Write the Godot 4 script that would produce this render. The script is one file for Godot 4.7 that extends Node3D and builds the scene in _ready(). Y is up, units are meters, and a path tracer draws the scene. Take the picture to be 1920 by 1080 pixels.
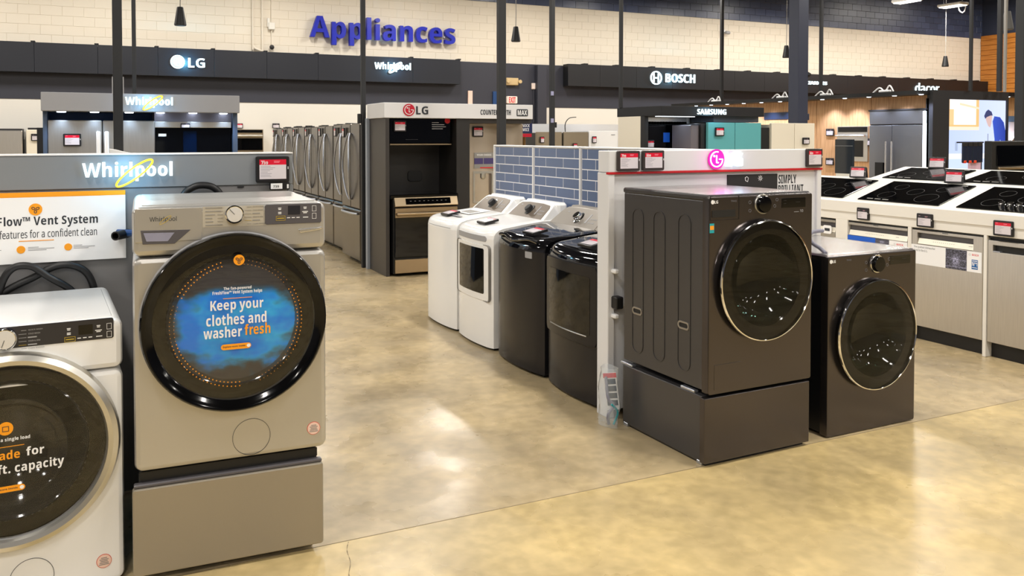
extends Node3D
# An appliance department: x runs along the back wall, -z into the store, metres.

var V := PackedVector3Array()      # triangle soup of the shape being built (counter-clockwise seen from outside)
var T := Transform3D()             # where helpers put their points
var mats := {}
var meshes := {}
var rng := RandomNumberGenerator.new()
var font_bold: SystemFont
var font_reg: SystemFont

func _ready():
	rng.seed = 7
	setup_view()
	setup_lights()
	materials()
	shell()
	back_wall()
	wood_wall()
	floor_parts()
	whirlpool_bay()
	lg_bay()
	laundry_row()
	cooktop_island()
	fridge_row()
	lg_kiosk()
	grey_kiosk()
	samsung_kiosk()
	kitchen_wall()
	back_appliances()
	poles_and_speakers()

# ------------------------------------------------------------------ camera, sky, lights
func setup_view():
	var cam := Camera3D.new()
	cam.name = "camera"
	var f := 1606.6
	var pitch := deg_to_rad(1.5)
	cam.projection = Camera3D.PROJECTION_FRUSTUM
	cam.near = 0.05
	cam.far = 120.0
	cam.size = cam.near * 1080.0 / f
	var ppy := 255.6 + f * tan(pitch)
	cam.frustum_offset = Vector2(0, -cam.near * (540.0 - ppy) / f)
	cam.position = Vector3(0, 1.64, 0)
	cam.basis = Basis(Vector3.UP, -0.45177) * Basis(Vector3.RIGHT, -pitch)
	add_child(cam)
	cam.current = true
	var we := WorldEnvironment.new()
	we.name = "world_environment"
	var e := Environment.new()
	e.background_mode = Environment.BG_COLOR
	e.background_color = Color(0.02, 0.02, 0.025)
	e.tonemap_mode = Environment.TONE_MAPPER_LINEAR
	e.tonemap_exposure = 1.0
	e.sdfgi_enabled = true
	e.ssao_enabled = true
	e.ssil_enabled = true
	we.environment = e
	add_child(we)

const LAMP_E := 13.0
func setup_lights():
	var grid := []
	for z in [7.0, 2.5, -2.0, -6.5, -11.0]:
		for x in [-6.0, -1.2, 3.6, 8.4, 13.2, 18.0]:
			grid.append(Vector3(x, 5.5, z))
	for x in [-6.0, -2.8, 0.4, 3.6, 6.8, 10.0, 13.2, 16.4]:
		grid.append(Vector3(x, 5.5, -17.3))
	grid.append_array([Vector3(18.5, 5.8, -17.3), Vector3(24.8, 6.35, -16.8), Vector3(26.8, 6.35, -16.8)])  # unseen fittings added to brighten the right end of the wall
	grid.append(Vector3(20.58, 5.42, -16.94))
	grid.append(Vector3(22.5, 5.42, -16.95))
	for p in grid:
		area("high_bay_light", p + Vector3(0, -0.06, 0), Vector2(0.3, 1.15), LAMP_E, Color(1.0, 0.975, 0.94), Basis(Vector3.RIGHT, -PI / 2))
		if p.z < -16.0:   # upward lamps added along the wall row to brighten the navy blocks
			area("added_uplight", p + Vector3(0, 0.12, 0), Vector2(0.3, 1.1), 1.2, Color(1.0, 0.975, 0.94), Basis(Vector3.RIGHT, PI / 2))
	lamp_spots = grid

var lamp_spots := []

func area(called: String, p: Vector3, size: Vector2, e: float, c: Color, b: Basis) -> void:
	var l := AreaLight3D.new()
	l.name = called + "_lamp"
	l.area_size = size
	l.light_energy = e
	l.light_color = c
	l.area_range = 60.0
	l.area_attenuation = 2.0
	l.shadow_enabled = true
	l.position = p
	l.basis = b
	add_child(l, true)

func omni(p: Vector3, e: float, c: Color, size := 0.03) -> void:
	var l := OmniLight3D.new()
	l.name = "sign_lamp"
	l.light_energy = e
	l.light_color = c
	l.light_size = size
	l.omni_range = 40.0
	l.omni_attenuation = 2.0
	l.shadow_enabled = true
	l.position = p
	add_child(l, true)

func spot(p: Vector3, dir: Vector3, e: float, c: Color, angle := 42.0) -> void:
	var l := SpotLight3D.new()
	l.name = "downlight_lamp"
	l.light_energy = e
	l.light_color = c
	l.light_size = 0.03
	l.spot_range = 40.0
	l.spot_attenuation = 2.0
	l.spot_angle = angle
	l.spot_angle_attenuation = 0.8
	l.shadow_enabled = true
	add_child(l, true)
	l.position = p
	l.basis = Basis.looking_at(dir, Vector3.RIGHT if abs(dir.normalized().y) > 0.95 else Vector3.UP)

# ------------------------------------------------------------------ materials
func M(called: String, c: Color, rough := 0.5, metal := 0.0, spec := 0.5) -> StandardMaterial3D:
	if mats.has(called):
		return mats[called]
	var m := StandardMaterial3D.new()
	m.resource_name = called
	m.albedo_color = c
	m.roughness = rough
	m.metallic = metal
	m.metallic_specular = spec
	mats[called] = m
	return m

func G(called: String) -> StandardMaterial3D:
	return mats[called]

func E(called: String, c: Color, e: float) -> StandardMaterial3D:
	if mats.has(called):
		return mats[called]
	var m := M(called, c, 0.5)
	m.emission_enabled = true
	m.emission = c
	m.emission_energy_multiplier = e
	return m

func noise(freq: float, sd: int, cols: Array, offs: Array, size := 1024, oct := 5, as_normal := false) -> NoiseTexture2D:
	var n := FastNoiseLite.new()
	n.noise_type = FastNoiseLite.TYPE_SIMPLEX_SMOOTH
	n.seed = sd
	n.frequency = freq
	n.fractal_octaves = oct
	var t := NoiseTexture2D.new()
	t.width = size
	t.height = size
	t.seamless = true
	t.noise = n
	if as_normal:
		t.as_normal_map = true
		t.bump_strength = 2.0
	elif cols.size():
		var g := Gradient.new()
		g.offsets = PackedFloat32Array(offs)
		g.colors = PackedColorArray(cols)
		t.color_ramp = g
	return t

func tri_tex(m: StandardMaterial3D, t: Texture2D, s: Vector3, world := true) -> void:
	m.albedo_texture = t
	m.uv1_triplanar = true
	m.uv1_world_triplanar = world
	m.uv1_scale = s

func materials():
	font_bold = SystemFont.new()
	font_bold.font_names = PackedStringArray(["Droid Sans"])
	font_bold.font_weight = 700
	font_reg = SystemFont.new()
	font_reg.font_names = PackedStringArray(["Droid Sans"])
	var grain := noise(0.006, 3, [Color(0.84, 0.835, 0.83), Color(1, 0.99, 0.96)], [0.15, 0.85], 1024, 5)
	var fine := noise(0.09, 11, [Color(0.90, 0.90, 0.89), Color(1, 1, 1)], [0.2, 0.8], 512, 5)
	for k in [["floor_back", Color(0.80, 0.722, 0.575)], ["floor_front", Color(0.86, 0.768, 0.56)]]:
		var fm := M(k[0], k[1], 0.2, 0.0, 0.55)
		tri_tex(fm, grain, Vector3(0.21, 0.21, 0.21))
		fm.detail_enabled = true
		fm.detail_blend_mode = BaseMaterial3D.BLEND_MODE_MUL
		fm.detail_albedo = fine
		fm.detail_uv_layer = BaseMaterial3D.DETAIL_UV_1
		fm.roughness = 1.0
		fm.roughness_texture = noise(0.02, 5, [Color(0.24, 0.24, 0.24), Color(0.36, 0.36, 0.36)], [0.25, 0.8], 512, 4)
	M("joint", Color(0.5, 0.44, 0.33), 0.7)
	M("cream", Color(0.875, 0.84, 0.775), 0.6)
	M("white_wall", Color(0.87, 0.855, 0.82), 0.55)
	M("band", Color(0.19, 0.195, 0.235), 0.5)
	M("fascia", Color(0.085, 0.097, 0.135), 0.45)
	M("fascia_black", Color(0.075, 0.075, 0.088), 0.45)
	M("navy_block", Color(0.25, 0.285, 0.39), 0.33)
	M("ceiling", Color(0.07, 0.08, 0.11), 0.8)
	M("steel_deck", Color(0.16, 0.18, 0.22), 0.6)
	M("blue_letter", Color(0.02, 0.10, 0.66), 0.4)
	M("black", Color(0.06, 0.06, 0.065), 0.5)
	M("soft_black", Color(0.10, 0.10, 0.11), 0.6)
	M("pole", Color(0.125, 0.13, 0.14), 0.55)
	M("column_navy", Color(0.17, 0.19, 0.26), 0.5)
	M("gloss_black", Color(0.03, 0.03, 0.035), 0.09, 0.0, 0.4)
	M("glass_black", Color(0.018, 0.02, 0.026), 0.05, 0.0, 0.5)
	M("white", Color(0.93, 0.93, 0.93), 0.35)
	M("gloss_white", Color(0.93, 0.93, 0.925), 0.18, 0.0, 0.55)
	M("gondola_white", Color(0.86, 0.86, 0.865), 0.4)
	M("counter_white", Color(0.90, 0.885, 0.85), 0.35)
	M("gondola_grey", Color(0.50, 0.515, 0.53), 0.4)
	M("gondola_panel", Color(0.48, 0.475, 0.475), 0.45)
	M("kiosk_grey", Color(0.57, 0.57, 0.58), 0.4)
	M("platinum", Color(0.745, 0.735, 0.715), 0.32, 0.65)
	M("platinum_dark", Color(0.63, 0.60, 0.545), 0.4, 0.6)
	M("silver", Color(0.86, 0.86, 0.86), 0.25, 0.9)
	M("chrome", Color(0.93, 0.93, 0.93), 0.07, 1.0)
	M("satin", Color(0.80, 0.79, 0.76), 0.28, 0.9)
	M("console_grey", Color(0.33, 0.32, 0.335), 0.3)
	M("console_taupe", Color(0.45, 0.405, 0.355), 0.35, 0.4)
	M("console_steel", Color(0.60, 0.575, 0.54), 0.35, 0.6)
	M("display_dark", Color(0.17, 0.17, 0.19), 0.15)
	M("print_grey", Color(0.55, 0.54, 0.52), 0.5)
	M("print_white", Color(0.92, 0.92, 0.92), 0.5)
	M("print_dark", Color(0.16, 0.18, 0.21), 0.5)
	M("print_mid", Color(0.62, 0.62, 0.63), 0.5)
	M("orange", Color(0.96, 0.62, 0.07), 0.5)
	M("yellow_print", Color(0.70, 0.60, 0.18), 0.5)
	M("pink_sticker", Color(0.93, 0.80, 0.74), 0.5)
	M("sticker_rim", Color(0.82, 0.38, 0.30), 0.5)
	M("pocket_lavender", Color(0.56, 0.56, 0.64), 0.3)
	var bs := M("black_steel", Color(0.34, 0.32, 0.315), 0.25, 0.88)
	bs.metallic_specular = 0.5
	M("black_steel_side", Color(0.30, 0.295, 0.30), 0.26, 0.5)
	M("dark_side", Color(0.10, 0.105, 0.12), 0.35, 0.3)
	M("graphite", Color(0.16, 0.155, 0.165), 0.26, 0.5)
	M("graphite_top", Color(0.05, 0.05, 0.06), 0.06, 0.0, 0.7)
	var ss := M("stainless", Color(0.80, 0.785, 0.76), 0.3, 0.9)
	tri_tex(ss, noise(0.06, 31, [Color(0.965, 0.965, 0.965), Color(1, 1, 1)], [0.25, 0.75], 256, 3), Vector3(9.0, 0.2, 9.0), false)
	var sd := M("stainless_dark", Color(0.43, 0.41, 0.39), 0.26, 0.95)
	tri_tex(sd, mats["stainless"].albedo_texture, Vector3(9.0, 0.2, 9.0), false)
	M("stainless_grey", Color(0.55, 0.56, 0.58), 0.3, 0.9)
	M("handle_steel", Color(0.76, 0.78, 0.82), 0.36, 0.9)
	M("gold_steel", Color(0.74, 0.66, 0.54), 0.3, 1.0)
	M("case_dark", Color(0.13, 0.13, 0.135), 0.4)
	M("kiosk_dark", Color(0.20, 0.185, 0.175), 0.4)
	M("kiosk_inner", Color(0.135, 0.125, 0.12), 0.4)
	M("trim_grey", Color(0.60, 0.63, 0.67), 0.4)
	M("lg_red", Color(0.74, 0.03, 0.17), 0.4)
	M("stripe_red", Color(0.74, 0.04, 0.09), 0.45)
	M("tile_blue", Color(0.37, 0.45, 0.60), 0.22)
	M("grout", Color(0.95, 0.95, 0.96), 0.7)
	M("teal", Color(0.38, 0.66, 0.68), 0.2)
	M("appliance_cream", Color(0.90, 0.87, 0.80), 0.3)
	M("appliance_grey", Color(0.42, 0.40, 0.42), 0.35)
	var veneer := noise(0.03, 41, [Color(0.72, 0.54, 0.36), Color(0.80, 0.62, 0.44), Color(0.84, 0.67, 0.49)], [0.2, 0.5, 0.8], 512, 4)
	tri_tex(M("veneer", Color(1, 1, 1), 0.42), veneer, Vector3(2.6, 0.10, 2.6))
	var pine := noise(0.02, 43, [Color(0.68, 0.42, 0.15), Color(0.74, 0.47, 0.18), Color(0.78, 0.52, 0.22)], [0.2, 0.5, 0.85], 512, 5)
	tri_tex(M("pine", Color(1, 1, 1), 0.5), pine, Vector3(0.12, 1.6, 0.12))
	M("tag_frame", Color(0.09, 0.085, 0.095), 0.35)
	M("tag_frame_brown", Color(0.20, 0.165, 0.16), 0.4)
	M("hose_black", Color(0.08, 0.08, 0.085), 0.45)
	M("hose_grey", Color(0.50, 0.50, 0.56), 0.5)
	M("blue_plastic", Color(0.10, 0.25, 0.45), 0.35)
	M("poster_white", Color(0.94, 0.94, 0.94), 0.45)
	M("blue_print", Color(0.06, 0.35, 0.78), 0.5)
	M("badge_blue", Color(0.08, 0.36, 0.62), 0.5)
	M("red_print", Color(0.82, 0.08, 0.12), 0.5)
	M("beige_plastic", Color(0.78, 0.68, 0.50), 0.5)
	M("exit_face", Color(0.93, 0.86, 0.82), 0.5)
	M("teal_print", Color(0.10, 0.62, 0.66), 0.5)
	E("light_face", Color(1.0, 0.98, 0.95), 5.0)
	E("letter_light", Color(0.88, 0.97, 1.0), 1.7)
	E("yellow_light", Color(0.96, 0.82, 0.13), 0.9)
	E("magenta_light", Color(0.78, 0.03, 0.56), 0.8)
	E("downlight_face", Color(0.9, 0.95, 1.0), 5.0)
	E("strip_light", Color(0.92, 0.97, 1.0), 2.2)
	var pane := M("clear_pane", Color(0.02, 0.02, 0.025, 0.07), 0.02)
	pane.transparency = BaseMaterial3D.TRANSPARENCY_ALPHA
	var smoke := M("smoked_pane", Color(0.01, 0.012, 0.012, 0.25), 0.02)
	smoke.metallic_specular = 0.33
	smoke.transparency = BaseMaterial3D.TRANSPARENCY_ALPHA
	var film := M("plastic_film", Color(0.9, 0.95, 1.0, 0.2), 0.08)
	film.transparency = BaseMaterial3D.TRANSPARENCY_ALPHA

# ------------------------------------------------------------------ shape helpers
var FL := PackedByteArray()      # 1 where a triangle keeps its own flat normal
var flat_on := 0
func tri(a: Vector3, b: Vector3, c: Vector3) -> void:
	FL.append(flat_on)
	V.append(T * a)
	V.append(T * b)
	V.append(T * c)

func quad(a: Vector3, b: Vector3, c: Vector3, d: Vector3) -> void:
	tri(a, b, c)
	tri(a, c, d)

func finish(mat: Material, smooth := 40.0) -> ArrayMesh:
	var n := V.size()
	var fn := PackedVector3Array()
	fn.resize(n / 3)
	var at := {}
	for i in range(0, n, 3):
		var w := (V[i + 1] - V[i]).cross(V[i + 2] - V[i])
		fn[i / 3] = w
		if smooth > 0.0:
			for k in 3:
				var key := Vector3i((V[i + k] * 20000.0).round())
				if at.has(key):
					at[key].append(i / 3)
				else:
					at[key] = [i / 3]
	var lim := cos(deg_to_rad(smooth))
	var pos := PackedVector3Array()
	var nor := PackedVector3Array()
	for i in range(0, n, 3):
		var own := fn[i / 3].normalized()
		if own == Vector3.ZERO:
			continue
		for k in [0, 2, 1]:
			var p := V[i + k]
			pos.append(p)
			if smooth > 0.0 and FL[i / 3] == 0:
				var s := Vector3.ZERO
				for j in at[Vector3i((p * 20000.0).round())]:
					if fn[j].normalized().dot(own) >= lim:
						s += fn[j]
				nor.append(s.normalized() if s != Vector3.ZERO else own)
			else:
				nor.append(own)
	V.clear()
	FL.clear()
	T = Transform3D()
	var arr := []
	arr.resize(Mesh.ARRAY_MAX)
	arr[Mesh.ARRAY_VERTEX] = pos
	arr[Mesh.ARRAY_NORMAL] = nor
	var me := ArrayMesh.new()
	me.add_surface_from_arrays(Mesh.PRIMITIVE_TRIANGLES, arr)
	me.surface_set_material(0, mat)
	return me

func put(parent: Node, called: String, mat: Material, smooth := 40.0) -> MeshInstance3D:
	return lay(parent, called, finish(mat, smooth))

func lay(parent: Node, called: String, me: Mesh, xf := Transform3D()) -> MeshInstance3D:
	var o := MeshInstance3D.new()
	o.name = called
	o.mesh = me
	o.transform = xf
	parent.add_child(o, true)
	return o

var used := {}
func numbered(called: String) -> String:
	var k: int = used.get(called, 0)
	used[called] = k + 1
	return called if k == 0 else "%s_%03d" % [called, k]

func thing(called: String, label: String, category: String, at := Vector3.ZERO, turn := 0.0, group := "") -> Node3D:
	var o := Node3D.new()
	o.name = numbered(called)
	add_child(o, true)
	o.position = at
	o.rotation.y = deg_to_rad(turn)
	o.set_meta("label", label)
	o.set_meta("category", category)
	if group != "":
		o.set_meta("group", group)
	return o

func struct(called: String, mat: Material, smooth := 0.0) -> MeshInstance3D:
	var o := put(self, called, mat, smooth)
	o.set_meta("kind", "structure")
	return o

func bx(c: Vector3, s: Vector3, b := 0.0) -> void:   # box with chamfered edges
	var h := s / 2.0
	if b <= 0.0:
		var p := []
		for i in 8:
			p.append(c + Vector3(h.x if i & 1 else -h.x, h.y if i & 2 else -h.y, h.z if i & 4 else -h.z))
		quad(p[4], p[5], p[7], p[6])
		quad(p[1], p[0], p[2], p[3])
		quad(p[5], p[1], p[3], p[7])
		quad(p[0], p[4], p[6], p[2])
		quad(p[6], p[7], p[3], p[2])
		quad(p[0], p[1], p[5], p[4])
		return
	b = min(b, min(h.x, min(h.y, h.z)) * 0.9)
	flat_on = 1
	for ax in 3:
		for sg in [-1.0, 1.0]:
			var u := (ax + 1) % 3
			var w := (ax + 2) % 3
			var q := []
			for k in [[-1, -1], [1, -1], [1, 1], [-1, 1]]:
				var v := Vector3.ZERO
				v[ax] = sg * h[ax]
				v[u] = k[0] * (h[u] - b)
				v[w] = k[1] * (h[w] - b)
				q.append(c + v)
			if sg > 0:
				quad(q[0], q[1], q[2], q[3])
			else:
				quad(q[3], q[2], q[1], q[0])
	flat_on = 0
	for ax in 3:   # edges along ax
		var u := (ax + 1) % 3
		var w := (ax + 2) % 3
		for su in [-1.0, 1.0]:
			for sw in [-1.0, 1.0]:
				var a := Vector3.ZERO
				a[u] = su * h[u]
				a[w] = sw * (h[w] - b)
				var d := Vector3.ZERO
				d[u] = su * (h[u] - b)
				d[w] = sw * h[w]
				var e := Vector3.ZERO
				e[ax] = h[ax] - b
				if su * sw > 0:
					quad(c + a - e, c + d - e, c + d + e, c + a + e)
				else:
					quad(c + a + e, c + d + e, c + d - e, c + a - e)
	for sx in [-1.0, 1.0]:
		for sy in [-1.0, 1.0]:
			for sz in [-1.0, 1.0]:
				var a := c + Vector3(sx * h.x, sy * (h.y - b), sz * (h.z - b))
				var d := c + Vector3(sx * (h.x - b), sy * h.y, sz * (h.z - b))
				var e := c + Vector3(sx * (h.x - b), sy * (h.y - b), sz * h.z)
				if sx * sy * sz > 0:
					tri(a, d, e)
				else:
					tri(a, e, d)

func bxx(x0: float, x1: float, y0: float, y1: float, z0: float, z1: float, b := 0.0) -> void:
	bx(Vector3((x0 + x1) / 2, (y0 + y1) / 2, (z0 + z1) / 2), Vector3(abs(x1 - x0), abs(y1 - y0), abs(z1 - z0)), b)

func rr(w: float, h: float, r: float, cx := 0.0, cy := 0.0, seg := 5) -> PackedVector2Array:
	var p := PackedVector2Array()
	for k in 4:
		var c := Vector2((w / 2 - r) * (1 if k == 0 or k == 3 else -1), (h / 2 - r) * (1 if k < 2 else -1))
		for i in seg + 1:
			var a := PI / 2 * (k + float(i) / seg)
			p.append(Vector2(cx, cy) + c + Vector2(cos(a), sin(a)) * r)
	return p

func rect(x0: float, x1: float, y0: float, y1: float, r := 0.0) -> PackedVector2Array:
	if r > 0.0:
		return rr(x1 - x0, y1 - y0, r, (x0 + x1) / 2, (y0 + y1) / 2)
	return PackedVector2Array([Vector2(x0, y0), Vector2(x1, y0), Vector2(x1, y1), Vector2(x0, y1)])

func circ(r: float, n := 32, cx := 0.0, cy := 0.0) -> PackedVector2Array:
	var p := PackedVector2Array()
	for i in n:
		p.append(Vector2(cx + r * cos(TAU * i / n), cy + r * sin(TAU * i / n)))
	return p

func inset(p: PackedVector2Array, b: float) -> PackedVector2Array:
	var q := PackedVector2Array()
	var n := p.size()
	for i in n:
		var e0 := (p[i] - p[(i + n - 1) % n]).normalized()
		var e1 := (p[(i + 1) % n] - p[i]).normalized()
		var n0 := Vector2(-e0.y, e0.x)
		var n1 := Vector2(-e1.y, e1.x)
		var m := (n0 + n1)
		m = m / max(0.35, 1.0 + n0.dot(n1))
		q.append(p[i] + m * b)
	return q

func ex(p: PackedVector2Array, z0: float, z1: float, b := 0.0, back := true) -> void:   # extrude a counter-clockwise outline along z, front edge bevelled
	var n := p.size()
	var front := inset(p, b) if b > 0.0 else p
	var top := z1 - b
	for i in n:
		var j := (i + 1) % n
		quad(Vector3(p[i].x, p[i].y, z0), Vector3(p[j].x, p[j].y, z0), Vector3(p[j].x, p[j].y, top), Vector3(p[i].x, p[i].y, top))
		if b > 0.0:
			var mid := b * 0.3
			var pi_ := p[i].lerp(front[i], 0.3)
			var pj := p[j].lerp(front[j], 0.3)
			quad(Vector3(p[i].x, p[i].y, top), Vector3(p[j].x, p[j].y, top), Vector3(pj.x, pj.y, z1 - mid), Vector3(pi_.x, pi_.y, z1 - mid))
			quad(Vector3(pi_.x, pi_.y, z1 - mid), Vector3(pj.x, pj.y, z1 - mid), Vector3(front[j].x, front[j].y, z1), Vector3(front[i].x, front[i].y, z1))
	flat_on = 1
	var t := Geometry2D.triangulate_polygon(front)
	if t.size() == 0:
		for i in range(1, n - 1):
			t.append_array([0, i, i + 1])
	for i in range(0, t.size(), 3):
		var a := front[t[i]]
		var c := front[t[i + 1]]
		var d := front[t[i + 2]]
		if (c - a).cross(d - a) < 0:
			var s := c
			c = d
			d = s
		tri(Vector3(a.x, a.y, z1), Vector3(c.x, c.y, z1), Vector3(d.x, d.y, z1))
	if back:
		t = Geometry2D.triangulate_polygon(p)
		for i in range(0, t.size(), 3):
			var a := p[t[i]]
			var c := p[t[i + 1]]
			var d := p[t[i + 2]]
			if (c - a).cross(d - a) > 0:
				var s := c
				c = d
				d = s
			tri(Vector3(a.x, a.y, z0), Vector3(c.x, c.y, z0), Vector3(d.x, d.y, z0))
	flat_on = 0

func bored(p: PackedVector2Array, z0: float, z1: float, b: float, hc: Vector2, hr: float, back := true) -> void:   # extrude() of a convex outline with a round hole through its front
	var n := p.size()
	var front := inset(p, b)
	var top := z1 - b
	for i in n:
		var j := (i + 1) % n
		var m0 := p[i].lerp(front[i], 0.3)
		var m1 := p[j].lerp(front[j], 0.3)
		quad(Vector3(p[i].x, p[i].y, z0), Vector3(p[j].x, p[j].y, z0), Vector3(p[j].x, p[j].y, top), Vector3(p[i].x, p[i].y, top))
		quad(Vector3(p[i].x, p[i].y, top), Vector3(p[j].x, p[j].y, top), Vector3(m1.x, m1.y, z1 - b * 0.3), Vector3(m0.x, m0.y, z1 - b * 0.3))
		quad(Vector3(m0.x, m0.y, z1 - b * 0.3), Vector3(m1.x, m1.y, z1 - b * 0.3), Vector3(front[j].x, front[j].y, z1), Vector3(front[i].x, front[i].y, z1))
	for i in range(1, n - 1 if back else 1):
		tri(Vector3(p[0].x, p[0].y, z0), Vector3(p[i + 1].x, p[i + 1].y, z0), Vector3(p[i].x, p[i].y, z0))
	var angs := []
	for v in front:
		angs.append((v - hc).angle())
	for k in 64:
		angs.append(-PI + TAU * k / 64.0)
	angs.sort()
	var outer := []
	for a in angs:
		var d := Vector2.from_angle(a)
		var far := 9.0
		for i in n:
			var q = Geometry2D.segment_intersects_segment(hc, hc + d * 9.0, front[i], front[(i + 1) % n])
			if q != null:
				far = min(far, hc.distance_to(q))
		if far > 8.9:
			far = 0.0
			for v in front:
				if abs(angle_difference((v - hc).angle(), a)) < 0.0005:
					far = hc.distance_to(v)
		outer.append(hc + d * far)
	flat_on = 1
	for k in angs.size():
		var j := (k + 1) % angs.size()
		var i0 := hc + Vector2.from_angle(angs[k]) * hr
		var i1 := hc + Vector2.from_angle(angs[j]) * hr
		quad(Vector3(i0.x, i0.y, z1), Vector3(outer[k].x, outer[k].y, z1), Vector3(outer[j].x, outer[j].y, z1), Vector3(i1.x, i1.y, z1))
	flat_on = 0

func ringx(o: PackedVector2Array, i_: PackedVector2Array, z0: float, z1: float) -> void:   # a frame: outline o with the hole i_ (same number of points)
	var n := o.size()
	for k in n:
		var j := (k + 1) % n
		quad(Vector3(o[k].x, o[k].y, z0), Vector3(o[j].x, o[j].y, z0), Vector3(o[j].x, o[j].y, z1), Vector3(o[k].x, o[k].y, z1))
		quad(Vector3(i_[j].x, i_[j].y, z0), Vector3(i_[k].x, i_[k].y, z0), Vector3(i_[k].x, i_[k].y, z1), Vector3(i_[j].x, i_[j].y, z1))
		quad(Vector3(o[k].x, o[k].y, z1), Vector3(o[j].x, o[j].y, z1), Vector3(i_[j].x, i_[j].y, z1), Vector3(i_[k].x, i_[k].y, z1))
		quad(Vector3(o[j].x, o[j].y, z0), Vector3(o[k].x, o[k].y, z0), Vector3(i_[k].x, i_[k].y, z0), Vector3(i_[j].x, i_[j].y, z0))

func lathe(prof: Array, n := 48, c := Vector3.ZERO) -> void:   # [r, z] pairs from the back rim to the front centre, round z
	for i in prof.size() - 1:
		for k in n:
			var a := TAU * k / n
			var d := TAU * (k + 1) / n
			var r0: float = prof[i][0]
			var z0: float = prof[i][1]
			var r1: float = prof[i + 1][0]
			var z1: float = prof[i + 1][1]
			var p := c + Vector3(r0 * cos(a), r0 * sin(a), z0)
			var q := c + Vector3(r0 * cos(d), r0 * sin(d), z0)
			var s := c + Vector3(r1 * cos(d), r1 * sin(d), z1)
			var t := c + Vector3(r1 * cos(a), r1 * sin(a), z1)
			if r0 > 0.0:
				tri(p, q, s)
			if r1 > 0.0:
				tri(p, s, t)

func tube(pts: Array, r: float, n := 10, closed := false) -> void:
	var rings := []
	var m := pts.size()
	var side := Vector3.ZERO
	for i in m:
		var a: Vector3 = pts[(i + m - 1) % m] if (closed or i > 0) else pts[i]
		var b: Vector3 = pts[(i + 1) % m] if (closed or i < m - 1) else pts[i]
		var t := (b - a).normalized()
		if side == Vector3.ZERO:
			side = t.cross(Vector3.UP if abs(t.y) < 0.9 else Vector3.RIGHT).normalized()
		side = (side - t * side.dot(t)).normalized()
		var up := side.cross(t)
		var ring := []
		for k in n:
			var w := TAU * k / n
			ring.append(pts[i] + (side * cos(w) + up * sin(w)) * r)
		rings.append(ring)
	for i in (m if closed else m - 1):
		var p: Array = rings[i]
		var q: Array = rings[(i + 1) % m]
		for k in n:
			var l := (k + 1) % n
			quad(p[l], p[k], q[k], q[l])
	if not closed:
		for k in range(1, n - 1):
			tri(rings[0][0], rings[0][k], rings[0][k + 1])
			tri(rings[m - 1][0], rings[m - 1][k + 1], rings[m - 1][k])

func curve(pts: Array, steps := 8, closed := false) -> Array:   # smooth path through points
	var out := []
	var m := pts.size()
	for i in (m if closed else m - 1):
		var a: Vector3 = pts[(i + m - 1) % m] if (closed or i > 0) else pts[i]
		var b: Vector3 = pts[i]
		var c: Vector3 = pts[(i + 1) % m]
		var d: Vector3 = pts[(i + 2) % m] if (closed or i < m - 2) else c
		for k in steps:
			out.append(b.cubic_interpolate(c, a, d, float(k) / steps))
	if not closed:
		out.append(pts[m - 1])
	return out

func grid(rows: Array, flip := false) -> void:   # skin over rows of points
	for i in rows.size() - 1:
		for k in rows[i].size() - 1:
			if flip:
				quad(rows[i][k], rows[i + 1][k], rows[i + 1][k + 1], rows[i][k + 1])
			else:
				quad(rows[i][k], rows[i][k + 1], rows[i + 1][k + 1], rows[i + 1][k])

func upright() -> void:   # extrusions along z then rise along y; outline y becomes -z
	T = T * Transform3D(Basis(Vector3.RIGHT, -PI / 2), Vector3.ZERO)

func text(parent: Node, s: String, cx: float, cy: float, z: float, w: float, mat: Material, h := 0.0, bold := true, depth := 0.002, called := "lettering", xf := Transform3D()) -> MeshInstance3D:
	var key := s + str(bold) + mat.resource_name
	var tm: TextMesh
	if meshes.has(key):
		tm = meshes[key]
	else:
		tm = TextMesh.new()
		tm.text = s
		tm.font = font_bold if bold else font_reg
		tm.font_size = 48
		tm.pixel_size = 0.01
		tm.depth = 0.1
		tm.curve_step = 3.0
		tm.material = mat
		meshes[key] = tm
	var bb := tm.get_aabb()
	var sx := w / bb.size.x
	var sy := sx if h <= 0.0 else h / bb.size.y
	var c := bb.get_center()
	var b := Basis.from_scale(Vector3(sx, sy, depth / 0.1))
	return lay(parent, called, tm, xf * Transform3D(b, Vector3(cx - c.x * sx, cy - c.y * sy, z)))

func card(parent: Node, called: String, mat: Material, a: Vector3, b: Vector3, c: Vector3, d: Vector3) -> MeshInstance3D:   # a printed face: lower left, lower right, upper right, upper left
	var arr := []
	arr.resize(Mesh.ARRAY_MAX)
	var n := (b - a).cross(d - a).normalized()
	arr[Mesh.ARRAY_VERTEX] = PackedVector3Array([a, c, b, a, d, c])
	arr[Mesh.ARRAY_NORMAL] = PackedVector3Array([n, n, n, n, n, n])
	arr[Mesh.ARRAY_TEX_UV] = PackedVector2Array([Vector2(0, 1), Vector2(1, 0), Vector2(1, 1), Vector2(0, 1), Vector2(0, 0), Vector2(1, 0)])
	var me := ArrayMesh.new()
	me.add_surface_from_arrays(Mesh.PRIMITIVE_TRIANGLES, arr)
	me.surface_set_material(0, mat)
	return lay(parent, called, me)

func picture(called: String, im: Image, rough := 0.4) -> StandardMaterial3D:
	var m := M(called, Color.WHITE, rough)
	m.albedo_texture = ImageTexture.create_from_image(im)
	return m

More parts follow.
